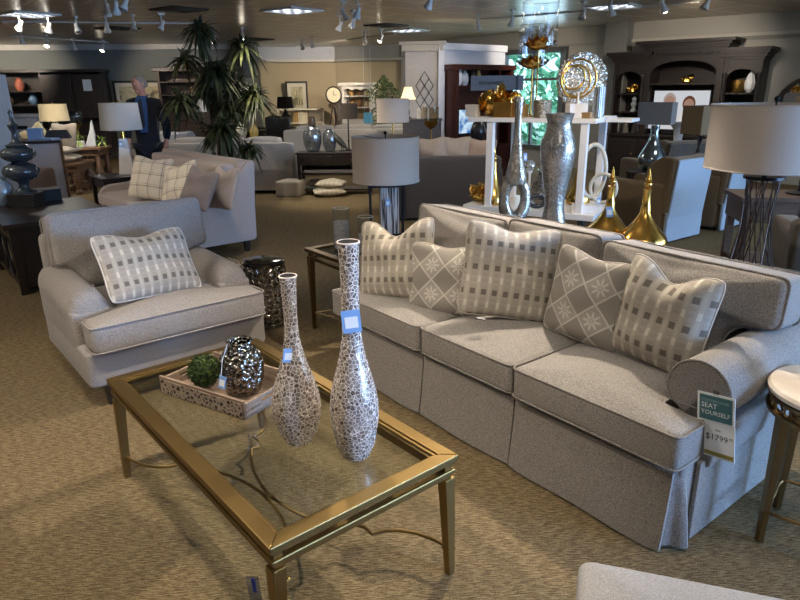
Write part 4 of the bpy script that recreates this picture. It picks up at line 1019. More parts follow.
PCM = plaid_mat('#cfc7b4', '#7a7464', .07)
flat_pillow(Vector((MP.x+.50, MP.y-.12, .075)), 'lower cream pillow lying on the floor beside the console', R(12), PCM, .52, .42, .14, 'cream pillows piled by the console', 31)
flat_pillow(Vector((MP.x+.53, MP.y-.10, .195)), 'upper cream pillow of the pile beside the console', R(-8), PCM, .46, .4, .13, 'cream pillows piled by the console', 32)
flat_pillow(Vector((MP.x+.30, MP.y+.24, .155)), 'brown pillow lying on the lowest console shelf', R(3), fabric('#4f463f', '#38312c'), .4, .3, .12, None, 33)
def pouf():
    P = G(290, 197); t = T('pouf', 'small cream cube pouf on the floor by the console', 'pouf', P+Vector((-.0, .2, 0)), R(-12)); B().slab(resample(rect(-.2, -.2, .2, .2), .04, .05), .0, .235, .03, .02).obj('pouf_body', fabric('#d0c5b2', '#b0a592'), t, ang=75)
pouf()
# lamp beyond the near one
P = Vector((-.02, 9.42, 0)); side_table(P, .5, .45, .62, 'dark side table behind the charcoal sofa', 0)
P = D(393, 130, 9.42); P.z = .621; stick_lamp(P, 'pale drum lamp showing above the striated base lamp', .70, .228, .32, SHADE, GOLD2)
# ================================================================ the man
def skin(name, J, E, mat, par, sub=2, root=None):
    ks = list(J); me = bpy.data.meshes.new(name); me.from_pydata([J[k][0] for k in ks], [(ks.index(a), ks.index(b)) for a, b in E], []); me.materials.append(mat)
    o = bpy.data.objects.new(name, me); COL.objects.link(o); o.parent = par
    m = o.modifiers.new('k', 'SKIN'); m.use_smooth_shade = True
    if not me.skin_vertices: 
        bpy.context.view_layer.objects.active = o; bpy.ops.mesh.customdata_skin_add()
    for i, k in enumerate(ks): r = J[k][1]; me.skin_vertices[0].data[i].radius = (r, r) if not isinstance(r, tuple) else r
    me.skin_vertices[0].data[ks.index(root or ks[0])].use_root = True
    s = o.modifiers.new('s', 'SUBSURF'); s.levels = s.render_levels = sub; return o
def man():
    P = D(146, 120, 8.95); t = T('person', 'man in dark navy suit and blue shirt, head turned aside', 'person', (P.x, P.y, 0), R(4))
    sk = plain('#a97c6a', .55, grain=.05); suit = fabric('#20232b', '#14161c', 300, .15); shirt = fabric('#34507c', '#283f66', 300, .1); hair = plain('#6f6a66', .8)
    J = {'pel': ((0, 0, .98), (.11, .07)), 'sp': ((0, .0, 1.16), (.11, .06)), 'ch': ((0, .01, 1.38), (.12, .06)), 'nk0': ((0, .0, 1.50), .055), 'nk': ((0, -.02, 1.57), .055), 'h0': ((-.005, -.045, 1.635), (.062, .07)), 'h1': ((-.01, -.045, 1.71), (.075, .088)), 'h2': ((-.01, -.03, 1.775), (.06, .07)),
         'ls': ((.16, .0, 1.43), .045), 'le': ((.245, .03, 1.16), .036), 'lw': ((.25, -.07, .93), .03), 'lp': ((.25, -.10, .865), (.022, .04)),
         'rs': ((-.16, .0, 1.43), .045), 're': ((-.25, .03, 1.16), .036), 'rw': ((-.235, -.10, .94), .03), 'rp': ((-.23, -.13, .875), (.022, .04)),
         'lh': ((.09, 0, .92), .07), 'lk': ((.10, -.02, .5), .052), 'la': ((.10, .01, .09), .036), 'lt': ((.11, -.12, .045), .025), 'rh': ((-.09, 0, .92), .07), 'rk': ((-.11, -.02, .5), .052), 'ra': ((-.115, .02, .09), .036), 'rt': ((-.12, -.11, .045), .025)}
    E = [('pel', 'sp'), ('sp', 'ch'), ('ch', 'nk0'), ('nk0', 'nk'), ('nk', 'h0'), ('h0', 'h1'), ('h1', 'h2'), ('ch', 'ls'), ('ls', 'le'), ('le', 'lw'), ('lw', 'lp'), ('ch', 'rs'), ('rs', 're'), ('re', 'rw'), ('rw', 'rp'), ('pel', 'lh'), ('lh', 'lk'), ('lk', 'la'), ('la', 'lt'), ('pel', 'rh'), ('rh', 'rk'), ('rk', 'ra'), ('ra', 'rt')]
    for s, sx in (('l', 1), ('r', -1)):
        p = Vector(J[s+'p'][0])
        for k, (dy, L) in enumerate(((-.032, .075), (-.011, .085), (.011, .08), (.03, .062))):
            J[s+'f%da' % k] = (tuple(p+Vector((-sx*.004, dy, -.035))), .0095); J[s+'f%db' % k] = (tuple(p+Vector((-sx*.010, dy*1.15, -.035-L*.55))), .009); J[s+'f%dc' % k] = (tuple(p+Vector((-sx*.026, dy*1.15, -.03-L*.95))), .007)
            E += [(s+'p', s+'f%da' % k), (s+'f%da' % k, s+'f%db' % k), (s+'f%db' % k, s+'f%dc' % k)]
        J[s+'t0'] = (tuple(p+Vector((-sx*.02, -.04, .012))), .011); J[s+'t1'] = (tuple(p+Vector((-sx*.034, -.052, -.028))), .009); E += [(s+'p', s+'t0'), (s+'t0', s+'t1')]
    skin('body', J, E, sk, t, root='pel')
    # head turned: features sit around the head centre, looking to the viewer's left and down
    hm = Matrix.Translation((-.01, -.045, 1.69)) @ Matrix.Rotation(R(-48), 4, 'Z') @ Matrix.Rotation(R(12), 4, 'X')
    f = B().ball((0, -.012, .0), .08, 20, sx=.92, sy=1.08, sz=1.32, mat=hm)
    f.add([(-.014, -.085, -.012), (.014, -.085, -.012), (0, -.122, -.016), (0, -.086, .035), (0, -.09, -.028)], [(0, 4, 2), (4, 1, 2), (0, 2, 3), (2, 1, 3)], hm)
    for s in (-1, 1): f.ball((s*.077, .01, .0), .02, 10, sx=.35, sy=.8, sz=1.4, mat=hm)
    f.box((0, -.092, -.048), (.045, .01, .008), mat=hm); f.ball((0, -.068, -.085), .028, 10, mat=hm)
    f.obj('face', sk, t)
    e = B(); [e.ball((s*.03, -.083, .02), .010, 8, mat=hm) for s in (-1, 1)]; e.obj('eye', plain('#e6e2df', .3), t)
    e = B(); [e.ball((s*.03, -.092, .019), .005, 8, mat=hm) for s in (-1, 1)]; e.obj('iris', plain('#2a2320', .3), t)
    e = B(); [e.box((s*.03, -.09, .042), (.032, .01, .007), mat=hm) for s in (-1, 1)]; e.obj('eyebrow', hair, t)
    h = B(); vs = []; fs = []
    for j in range(9):
        for k in range(24):
            a = 2*pi*k/24; fr = -sin(a); low = .055 if fr > .35 else (-.05 if fr < .2 else .0); top = .112; z = top-(top-low)*(j/8); q = sqrt(max(0, 1-((z)/.115)**2)); vs.append((.082*q*cos(a), .006+.095*q*sin(a), z))
    for j in range(8):
        for k in range(24): fs.append((j*24+k, (j+1)*24+k, (j+1)*24+(k+1) % 24, j*24+(k+1) % 24))
    fs.append(tuple(range(24))); h.add(vs, fs, hm).obj('hair', hair, t)
    JJ = {'b0': ((0, 0, .86), (.18, .135)), 'b': ((0, 0, .95), (.175, .13)), 'w': ((0, -.005, 1.13), (.165, .125)), 'c': ((0, 0, 1.38), (.19, .135)), 'n': ((0, .012, 1.525), (.082, .068)), 'ls': ((.18, .0, 1.44), .082), 'le': ((.255, .03, 1.16), .064), 'lw': ((.255, -.055, .96), .048), 'rs': ((-.18, .0, 1.44), .082), 're': ((-.26, .03, 1.16), .064), 'rw': ((-.24, -.085, .97), .048)}
    skin('suit_jacket', JJ, [('b0', 'b'), ('b', 'w'), ('w', 'c'), ('c', 'n'), ('c', 'ls'), ('ls', 'le'), ('le', 'lw'), ('c', 'rs'), ('rs', 're'), ('re', 'rw')], suit, t, root='w')
    JT = {'p': ((0, 0, .95), (.155, .12)), 'lh': ((.092, 0, .86), .105), 'lk': ((.10, -.02, .5), .083), 'la': ((.10, .01, .08), .072), 'rh': ((-.092, 0, .86), .105), 'rk': ((-.11, -.02, .5), .083), 'ra': ((-.115, .02, .08), .072)}
    skin('trousers', JT, [('p', 'lh'), ('lh', 'lk'), ('lk', 'la'), ('p', 'rh'), ('rh', 'rk'), ('rk', 'ra')], suit, t, root='p')
    for s in (-1, 1): B().slab(resample([(s*.11-.045, .06), (s*.11-.05, -.1), (s*.12-.03, -.2), (s*.12+.03, -.2), (s*.11+.05, -.1), (s*.11+.045, .06)], .03, .03), 0, .075, .02).obj('shoe', BLACK, t, ang=70)
    B().add([(-.07, -.12, 1.50), (.07, -.12, 1.50), (.085, -.155, 1.38), (.05, -.150, 1.08), (-.05, -.150, 1.08), (-.085, -.155, 1.38), (-.055, -.07, 1.54), (.055, -.07, 1.54)], [(0, 1, 2, 5), (5, 2, 3, 4), (6, 7, 1, 0)]).obj('shirt_front', shirt, t)
    B().tube([(.062*cos(a), -.012+.06*sin(a), 1.535+.012*sin(a)) for a in [R(k*15) for k in range(24)]], .014, 8, closed=True).obj('shirt_collar', shirt, t)
    B().add([(-.018, -.150, 1.50), (.018, -.150, 1.50), (.034, -.172, 1.18), (0, -.172, 1.12), (-.034, -.172, 1.18)], [(0, 1, 2, 3, 4)]).obj('necktie', plain('#171c2a', .6), t)
man()
# ================================================================ big strap-leaved plant
LEAF = NT('strap_leaf'); LF = LEAF.pbr(LEAF.ramp(LEAF.noise(6, 3), [(.35, C('#252c1b')), (.6, C('#454b2c')), (.8, C('#868a55'))]), .5, 0)
CANE = plain('#4a3c2e', .8, gs=30, grain=.3)
def rosette(c, n, L, seed, droop=1.25, w=.021):
    b = B(); rr = random.Random(seed)
    for k in range(n):
        a = rr.uniform(0, 2*pi); el = R(rr.uniform(-25, 78)); LL = L*rr.uniform(.75, 1.1); d = Vector((cos(a), sin(a), 0)); s = Vector((-sin(a), cos(a), 0)); g = rr.uniform(.5, 1.3)*droop
        vs = []; m = 7
        for i in range(m+1):
            q = i/m; p = c+d*(LL*q*cos(el)*(1-.25*q*g*.5))+Vector((0, 0, LL*q*sin(el)-LL*.62*g*q*q)); ww = w*(sin(pi*min(1, .12+q*.88))**.6 if q < 1 else 0)
            vs += [p-s*ww, p+Vector((0, 0, -ww*.5)), p+s*ww]
        fs = []
        for i in range(m): o = 3*i; fs += [(o, o+1, o+4, o+3), (o+1, o+2, o+5, o+4)]
        b.add(vs, fs)
    return b
def big_plant():
    Y0 = 9.0; base = D(225, 170, Y0); base.z = 0; t = T('potted_dracaena', 'tall many-headed strap-leaved plant behind the pale loveseat', 'plant', base)
    B().lathe([(.16, 0), (.2, .03), (.25, .38), (.265, .4), (.24, .41), (.22, .36)], 32, cap=False).obj('pot', plain('#3a322c', .4), t)
    B().lathe([(.23, .37), (.0001, .38)], 24, cap=False).obj('soil', plain('#2b221a', .9), t)
    heads = [(200, 30, 40, .36, -.15), (186, 60, 34, .33, .1), (243, 48, 36, .40, .0), (214, 72, 60, .42, -.1), (181, 102, 48, .42, -.3), (254, 98, 56, .42, .1), (222, 130, 56, .42, -.35), (236, 84, 46, .40, .25), (205, 92, 46, .38, .2), (249, 150, 34, .34, -.25), (228, 108, 40, .36, .0)]
    for k, (px, py, n, L, dy) in enumerate(heads):
        n = int(n*1.9); c = D(px, py, Y0+dy)-base; b0 = Vector((.12*cos(k*2.1), .12*sin(k*2.1), .37)); mid = b0.lerp(c, .5)+Vector((.06*sin(k), .05, .06)); mid.x = b0.x*.5+mid.x*.5
        B().tube([b0, b0.lerp(mid, .5)+Vector((0, 0, .04)), mid, mid.lerp(c, .5)+Vector((.01, 0, .02)), c], [.026, .024, .021, .018, .014], 8).obj('cane', CANE, t)
        rosette(c, n, L, k+3).obj('leaf_rosette', LF, t, ang=80)
big_plant()
# ================================================================ chairs on the far side of the sofa, right
TAN = fabric('#8a7860', '#6a5a46', 260, .2); DAYLIT_BACK = fabric('#b4c2cf', '#98a9b9', 300, .15)  # blue daylight on the chair backs is put into the cover colour
def wing_chair(P, rz, label, H=.98, w=.74, d=.80, back=DAYLIT_BACK, seat=TAN, tilt=12, skirt=True):
    # local: back at +y side facing the viewer, chair faces -y... origin at back centre on floor
    t = T('wing_chair', label, 'armchair', P, rz)
    mt = lambda o: setattr(o, 'matrix_local', Matrix.Translation((0, 0, .3)) @ Matrix.Rotation(R(-tilt), 4, 'X') @ Matrix.Translation((0, 0, -.3)))
    b = B().slab(resample(rect(-w/2, .0, w/2, .10), .05, .04), .30, H, .03, .01).obj('backrest', seat, t); mt(b)
    bb = B().slab(resample(rect(-w/2+.01, .10, w/2-.01, .125), .05, .01), .28, H-.01, .01).obj('back_cover', back, t); mt(bb)
    if skirt: B().slab(resample(rect(-w/2, .08, w/2, .12), .05, .015), .02, .33, .01).obj('skirt', back, t)
    B().slab(resample(rect(-w/2+.03, -d+.05, w/2-.03, .08), .06, .04), .14 if not skirt else .04, .34, .03).obj('base', seat, t)
    B().slab(resample(rect(-w/2+.12, -d+.0, w/2-.12, -.02), .06, .05), .33, .47, .04, .03).obj('seat_cushion', seat, t)
    for s in (-1, 1):
        x0 = s*(w/2-.06); B().slab(resample(rect(x0-.06, -d+.08, x0+.06, .05), .05, .04), .14 if not skirt else .04, .62, .05, .01).obj('arm', seat, t)
        YZ = Matrix(((0, 0, 1, x0-.04), (1, 0, 0, 0), (0, 1, 0, 0), (0, 0, 0, 1)))
        wg = B().slab(resample([(.03, .55), (-.28, .60), (-.22, .80), (-.08, H), (.04, H)], .04, .05), 0, .08, .025, mat=YZ).obj('wing', seat, t); mt(wg)
        for y in (-d+.14, .02): B().taper((s*(w/2-.09), y, 0), (.03, .03), (.045, .045), .15).obj('leg', DARK, t)
    return t
P = G(676, 240); wing_chair(Vector((P.x, P.y+.1, 0)), R(217), 'tan wing chair with slipcovered back tinted blue by daylight, nearest the gold bottles', w=.70, H=.90, tilt=5)
P = G(720, 229); c2 = wing_chair(Vector((P.x+.05, P.y+.1, 0)), R(222), 'tan wing chair with a white tag, near the dark twig lamp base', tilt=5, w=.58, H=.80)
price_tag(c2, .07, .11, (.30, -.25, .52), (R(90), 0, R(90)), 'price_tag')
P = G(690, 200, .0); P3 = D(683, 150, 8.9); wing_chair(Vector((P3.x, P3.y, 0)), R(200), 'taupe tufted wing chair standing below the square drum lamp', H=.92, w=.9, back=fabric('#7f766b', '#5f574e', 200), seat=fabric('#7f766b', '#5f574e', 200), skirt=False)
# glass bottle lamp and square shade lamp with their tables
LT = D(652, 160, 7.9); side_table(Vector((LT.x, LT.y, 0)), .5, .5, .62, 'dark side table under the glass bottle lamp', R(-30))
def bottle_lamp():
    t = T('table_lamp', 'clear glass bottle lamp with a grey rectangular shade', 'lamp', (LT.x, LT.y, .621), R(-36))
    B().lathe([(.09, 0), (.14, .03), (.165, .10), (.155, .17), (.10, .27), (.06, .36), (.045, .44), (.05, .50), (.05, .53)], 32).obj('glass_body', plain('#8f9a9e', .08, .85, gs=20, grain=.3), t)
    B().cyl((0, 0, .52), (0, 0, .66), .008).obj('stem', STEEL, t)
    sh = fabric('#8f8c8a', '#7c7977', 500, .1); b = B()
    for s in (-1, 1): b.box((s*.19, 0, .665), (.006, .24, .25)); b.box((0, s*.12, .665), (.38, .006, .25))
    b.obj('lamp_shade', sh, t)
bottle_lamp()
def tripod_lamp():
    P = D(697, 160, 8.2); t = T('floor_lamp', 'square tan shade lamp on crossed dark tripod legs', 'lamp', (P.x, P.y, 0), R(20)); b = B()
    for k in range(3): a = 2*pi*k/3; b.cyl((.24*cos(a), .24*sin(a), 0), (-.05*cos(a), -.05*sin(a), 1.05), .012, n=8)
    b.obj('tripod_leg', plain('#3c2f27', .5), t); B().cyl((0, 0, .9), (0, 0, 1.2), .01).obj('stem', BLACK, t); sh = fabric('#a08c70', '#8a765a', 500, .1); b = B()
    for s in (-1, 1): b.box((s*.165, 0, 1.19), (.006, .33, .34)); b.box((0, s*.165, 1.19), (.33, .006, .34))
    b.obj('lamp_shade', sh, t)
tripod_lamp()
def white_vase():
    P = D(674, 170, 10.6); side_table(Vector((P.x, P.y, 0)), .45, .45, .55, 'dark side table under the white flared vase', 0); t = T('flared_vase', 'white flared vase between the glass lamp and wing chair', 'vase', (P.x, P.y, .551))
    B().lathe([(.10, 0), (.07, .05), (.06, .2), (.075, .35), (.13, .45), (.2, .5), (.19, .5), (.06, .36), (.05, .1)], 30).obj('vase_body', plain('#c5cdd8', .4), t)
white_vase()
def sideboard():
    P = G(745, 197, .70); t = T('sideboard', 'light wooden sideboard holding the black based lamp', 'sideboard', (P.x, P.y, 0), R(-10)); L, W, H = 1.3, .45, .70
    bx((L/2, W/2, H-.02), (L+.06, W+.05, .04)).obj('worktop', OAK, t, bevel=.005); bx((L/2, W/2, H-.13), (L, W, .18)).obj('drawer_case', OAK, t)
    for k in range(3): d = bx((L*(k+.5)/3, -.005, H-.13), (L/3-.04, .02, .13)).obj('drawer', OAK, t, bevel=.004); B().ball((L*(k+.5)/3, -.02, H-.13), .015, 8).obj('knob', BLACK, d)
    for x in (.04, L-.04):
        for y in (.04, W-.04): bx((x, y, (H-.22)/2), (.06, .06, H-.22)).obj('leg', OAK, t)
    bx((L/2, W/2, .12), (L-.04, W-.04, .03)).obj('lower_shelf', OAK, t); return t
SB = sideboard()
def on_sb(x, y): return SB.location+Vector((cos(R(-10))*x-sin(R(-10))*y, sin(R(-10))*x+cos(R(-10))*y, .701))
def black_base_lamp():
    P = on_sb(.52, .22); t = T('table_lamp', 'lamp with round black base whose shade hides behind the big one', 'lamp', P)
    B().lathe([(.12, 0), (.12, .012), (.04, .03), (.03, .05), (.035, .2), (.02, .34)], 28).obj('lamp_base', BLACK, t); B().cyl((0, 0, .3), (0, 0, .48), .006).obj('stem', BLACK, t)
    drum_shade(t, .25, .34, .40)
black_base_lamp()
def tan_chair():
    P = G(766, 262, .40); t = T('club_chair', 'taupe club chair arm cut by edge behind the long sofa', 'armchair', Vector((P.x, P.y-.25, 0)), R(-22)); m = fabric('#9c8c7a', '#7b6e60', 300)
    m0 = B().slab(resample(rect(.0, .02, .9, .9), .06, .05), .1, .42, .03).obj('base', m, t)
    B().slab(resample(rect(0, 0, .16, .9), .05, .05), .1, .64, .06, .01).obj('arm', m, t); B().slab(resample(rect(.74, 0, .9, .9), .05, .05), .1, .64, .06, .01).obj('arm', m, t)
    B().slab(resample(rect(0, 0, .9, .2), .05, .05), .1, .74, .06, .01).obj('backrest', m, t); B().slab(resample(rect(.17, .2, .73, .92), .05, .05), .42, .53, .03, .02).obj('seat_cushion', m, t)
    for x in (.07, .83):
        for y in (.07, .83): bx((x, y, .05), (.05, .05, .1)).obj('leg', DARK, t)
tan_chair()
# ================================================================ the big entertainment wall unit
wr = (W2-W1).normalized(); nr = Vector((wr.y, -wr.x))
def atwall(px, off, py=100):
    o = W1+nr*off; d = ray(px, py); A = Matrix(((d.x, -wr.x), (d.y, -wr.y))); return (A.inverted() @ o)[1]
def big_unit():
    s0 = atwall(611, .55); s1 = atwall(757, .55); L = s1-s0; o = W1+wr*s0+nr*.03; ang = atan2(wr.y, wr.x)
    t = T('entertainment_center', 'huge dark carved entertainment wall unit against the grey wall', 'entertainment center', (o.x, o.y, 0), ang)
    m = CHERRY; d = .5; H1, H2 = 1.98, 2.14; a = L*.235; b_ = L*.765   # local -y is the front
    YF = -d
    def cornice(x0, x1, z, par, e=.10):
        b = B()
        for k, (g, h) in enumerate(((.02, .05), (.05, .05), (.09, .04), (e+.02, .05))): b.box(((x0+x1)/2, (YF-g)/2, z+.025+k*.045), (x1-x0+2*g, d+g, h))
        b.obj('cornice', m, par)
    bx((L/2, YF/2, .38), (L, d, .70)).obj('base_cabinet', m, t); bx((L/2, YF/2-.02, .75), (L+.06, d+.05, .04)).obj('counter', m, t, bevel=.005); bx((L/2, YF/2-.02, .05), (L+.05, d+.05, .10)).obj('plinth', m, t)
    for k, (x0, x1) in enumerate(((.04, a-.04), (a+.04, L*.5-.02), (L*.5+.02, b_-.04), (b_+.04, L-.04))):
        dr = bx(((x0+x1)/2, YF-.012, .38), (x1-x0, .025, .56)).obj('door', m, t, bevel=.006); bx(((x0+x1)/2, YF-.028, .38), (x1-x0-.14, .012, .42)).obj('raised_panel', m, dr, bevel=.006)
        B().ball(((x1-.05 if k % 2 == 0 else x0+.05), YF-.045, .42), .016, 8).obj('knob', BRASS, dr)
    # towers
    for x0, x1 in ((0, a), (b_, L)):
        b = B()
        for x in (x0+.03, x1-.03): b.box((x, YF/2, (.77+H1)/2), (.06, d, H1-.77))
        b.box(((x0+x1)/2, -.02, (.77+H1)/2), (x1-x0, .02, H1-.77)); b.obj('tower', m, t)
        for z in (1.14, 1.46): bx(((x0+x1)/2, YF/2+.04, z), (x1-x0-.1, d-.1, .025)).obj('shelf', m, t)
        w_ = x1-x0-.12; cx = (x0+x1)/2; N = 12; vs = []; 
        for i in range(N+1):
            u = -1+2*i/N; zz = 1.70+.14*sqrt(max(0, 1-u*u)); vs += [(cx+u*w_/2, YF+.01, zz), (cx+u*w_/2, YF+.01, H1), (cx+u*w_/2, YF+.04, zz), (cx+u*w_/2, YF+.04, H1)]
        fs = []
        for i in range(N): q = 4*i; fs += [(q, q+4, q+5, q+1), (q+2, q+3, q+7, q+6), (q, q+2, q+6, q+4)]
        B().add(vs, fs).obj('arched_header', m, t); cornice(x0, x1, H1, t)
        for x in (x0+.03, x1-.03): B().lathe([(.03, 0), (.035, .04), (.02, .08), (.024, .9), (.035, .96), (.035, 1.0)], 14, (x, YF-.02, .78), cap=False).obj('pilaster', m, t)
    b = B(); b.box(((a+b_)/2, -.02, (.77+H2)/2), (b_-a, .02, H2-.77)); b.box(((a+b_)/2, YF/2, 1.62), (b_-a-.02, d-.06, .03)); b.box(((a+b_)/2, YF/2, 1.50), (b_-a-.02, .06, .025)); b.obj('centre_back', m, t)
    for x in (a+.05, b_-.05): bx((x, YF/2-.01, (.77+H2)/2), (.1, d+.02, H2-.77)).obj('centre_pillar', m, t)
    cx = (a+b_)/2; w_ = b_-a-.2; N = 16; vs = []; fs = []
    for i in range(N+1):
        u = -1+2*i/N; zz = 1.80+.20*sqrt(max(0, 1-u*u)); vs += [(cx+u*w_/2, YF+.0, zz), (cx+u*w_/2, YF+.0, H2), (cx+u*w_/2, YF+.04, zz), (cx+u*w_/2, YF+.04, H2)]
    for i in range(N): q = 4*i; fs += [(q, q+4, q+5, q+1), (q+2, q+3, q+7, q+6), (q, q+2, q+6, q+4)]
    B().add(vs, fs).obj('arched_header', m, t); cornice(a, b_, H2, t, .14)
    dt = B(); [dt.box((a+.1+k*.06, YF-.04, H2-.035), (.03, .03, .03)) for k in range(int((b_-a-.2)/.06))]; dt.obj('dentil_molding', m, t)
    def pt(x, y, z): return Vector((o.x+cos(ang)*x-sin(ang)*y, o.y+sin(ang)*x+cos(ang)*y, z))
    # television
    tv = T('television', 'flat television showing a smiling family inside the wall unit', 'television', pt(cx-.02, YF+.18, .775), ang); tw, th = w_*.90, .70
    bx((0, 0, .40), (tw, .05, th)).obj('screen_housing', BLACK, tv, bevel=.004); bx((0, -.01, .03), (.5, .2, .03)).obj('stand', BLACK, tv)
    sc = bx((0, -.027, .41), (tw-.04, .004, th-.05)).obj('screen', glow('#dfe3e8', .75), tv)
    def fig(x, z, s, hc, cc, name='picture_person'):
        b = B().lathe([(.0001, 0), (.095*s, .0)], 20, mat=Matrix.Translation((x, -.031, z)) @ Matrix.Rotation(pi/2, 4, 'X') @ Matrix.Scale(1.2, 4, (0, 1, 0)), cap=False); 
        h = B().lathe([(.0001, 0), (.12*s, .0)], 20, mat=Matrix.Translation((x, -.0305, z+.02*s)) @ Matrix.Rotation(pi/2, 4, 'X') @ Matrix.Scale(1.25, 4, (0, 1, 0)), cap=False).obj('hair_image', glow(hc, .6), sc); b.obj('face_image', glow('#c39a88', .6), sc)
        zl = .09; B().add([(x-.2*s, -.0302, zl), (x+.2*s, -.0302, zl), (x+.19*s, -.0302, z-.2*s), (x+.07*s, -.0302, z-.1*s), (x-.07*s, -.0302, z-.1*s), (x-.19*s, -.0302, z-.2*s)], [(0, 1, 2, 3, 4, 5)]).obj('clothes_image', glow(cc, .7), sc)
    fig(-.19, .55, .9, '#c9b9ae', '#e8e6ea'); fig(.14, .50, .9, '#7a5038', '#f0ede8'); fig(-.46, .33, .75, '#6e4a38', '#d9dce6'); fig(.46, .28, .7, '#5f4236', '#a9b8d4')
    # objects on the shelves
    gold_cluster(pt(a*.52, YF+.2, 1.475), .26, .20, 'gold coil ornament on the shelf of the wall unit tower', 'coil_ornament', 'ornament', 15, n=12)
    gold_cluster(pt(cx+.02, YF+.2, 1.637), .28, .18, 'gold ornament on the arched top shelf above the television', 'coil_ornament', 'ornament', 16, n=10)
    q = T('gold_canister', 'ribbed gold canister on the upper tower shelf', 'canister', pt(b_+(L-b_)*.36, YF+.18, 1.475)); B().lathe([(.10, 0), (.105, .01), (.105, .19), (.09, .2), (.0001, .2)], 28).obj('canister_body', hammered(40, '#b58e4c', '#6b5228', .6, .3), q)
    q = T('crystal_ornament', 'white pointed crystal ornament beside the gold canister', 'ornament', pt(b_+(L-b_)*.68, YF+.18, 1.475)); B().lathe([(.03, 0), (.07, .05), (.085, .15), (.05, .27), (.0001, .36)], 7).obj('crystal_body', plain('#d6dae0', .15), q, smooth=False)
    q = T('bust_ornament', 'small pale bust on the middle tower shelf', 'ornament', pt(a*.62, YF+.2, 1.155)); B().lathe([(.06, 0), (.05, .03), (.03, .06), (.06, .13), (.03, .17), (.045, .22), (.0001, .27)], 16).obj('bust_body', plain('#a6aeb4', .4), q)
    for k in range(2): q = T('obelisk', ('slimmer dark glass obelisk on the counter of the wall unit', 'shorter glass obelisk on the counter near the television')[k], 'ornament', pt(a*(.4+.32*k), YF+.2, .775)); B().taper((0, 0, 0), (.10, .10), (.04, .04), .25-.04*k).obj('obelisk_body', plain('#77736b', .2, .3), q)
    return pt
UPT = big_unit()
def round_mirror():
    s = atwall(808, .06); p = W1+wr*s+nr*.05; P = D(810, 110, p.y); t = T('round_mirror', 'round mirror with thick dark rim on the wall, cut by edge', 'mirror', P, atan2(wr.y, wr.x))
    B().tube([(.50*cos(a/48*2*pi), 0, .50*sin(a/48*2*pi)) for a in range(48)], .035, 8, closed=True).obj('mirror_frame', plain('#3a3532', .4), t); B().lathe([(.48, 0), (.0001, 0)], 48, mat=Matrix.Rotation(pi/2, 4, 'X'), cap=False).obj('mirror_glass', plain('#c9cbd0', .03, 1.0, grain=.0), t)
round_mirror()
# ================================================================ far side: grey walls and what stands there
def wall_unit():
    P0 = D(108, 120, 16.35); L = 4.4; ang = atan2(.7, 6.55); o = Vector((P0.x, P0.y, 0))
    t = T('wall_unit', 'dark panelled storage wall unit spanning the grey back wall', 'wall unit', o-Vector((cos(ang), sin(ang), 0))*L, ang); d = .5; H = 2.05; m = wood('#3a2f2c', '#241c1a', .4, 1, 0)
    secs = (0, 1.35, 1.40, 3.0, 3.05, 4.4); 
    bx((L/2, d/2, H+.03), (L+.08, d+.06, .07)).obj('cornice', m, t, bevel=.006); bx((L/2, d-.01, H/2), (L, .02, H)).obj('back_panel', m, t); bx((L/2, d/2, .05), (L+.02, d+.02, .10)).obj('plinth', m, t)
    for x in (.02, 1.36, 2.98, L-.02): bx((x, d/2, H/2), (.04, d, H)).obj('side_panel', m, t)
    for x0, x1, z0, z1 in ((.04, .69, 1.02, 2.0), (.71, 1.34, 1.02, 2.0), (3.0, 3.68, 1.02, 2.0), (3.70, 4.36, 1.02, 2.0), (1.4, 2.16, .12, .70), (2.18, 2.96, .12, .70), (3.0, 3.68, .12, .62), (3.70, 4.36, .12, .62), (.04, .69, .12, .62), (.71, 1.34, .12, .62)):
        dr = bx(((x0+x1)/2, -.012, (z0+z1)/2), (x1-x0-.01, .024, z1-z0)).obj('door', m, t, bevel=.004); bx(((x0+x1)/2, -.027, (z0+z1)/2), (x1-x0-.16, .01, z1-z0-.16)).obj('raised_panel', m, dr, bevel=.005); B().ball((x1-.05, -.035, z0+.15), .014, 8).obj('knob', BRASS, dr)
    for z in (1.62, 1.30, 1.0, .72): bx((2.17, d/2, z), (1.58, d-.02, .03)).obj('shelf', m, t)
    for z in (1.0, .64): bx((.7, d/2, z), (1.3, d-.02, .03)).obj('shelf', m, t); bx((3.68, d/2, z), (1.3, d-.02, .03)).obj('shelf', m, t)
    bx((4.05, -.03, 1.75), (.2, .01, .26)).obj('price_card', PAPER, t)
    return lambda x, y, z: t.location+Vector((cos(ang)*x-sin(ang)*y, sin(ang)*x+cos(ang)*y, z))
UL = wall_unit()
def jar(P, label, h, r, mat, name='jar', cat='jar', group=None):
    t = T(name, label, cat, P, 0, group); B().lathe([(r*.6, 0), (r*.95, h*.25), (r, h*.5), (r*.7, h*.8), (r*.45, h*.9), (r*.5, h), (r*.4, h)], 20).obj('jar_body', mat, t); return t
for k, (x, z, h, r, c, l) in enumerate(((1.75, 1.636, .16, .10, '#8a5a3c', 'low copper bowl on the wall unit shelf'), (2.0, 1.636, .2, .08, '#b07a5c', 'rust coloured jar on the top shelf of wall unit'), (2.4, 1.636, .30, .11, '#a8604a', 'taller terracotta jar on the top shelf of wall unit'),
      (2.1, 1.316, .2, .09, '#6e5340', 'brown jar on the middle shelf of wall unit'), (2.65, 1.316, .24, .10, '#5e7a94', 'blue jar on the middle shelf of wall unit'))): jar(UL(x, .22, z), l, h, r, plain(c, .35))
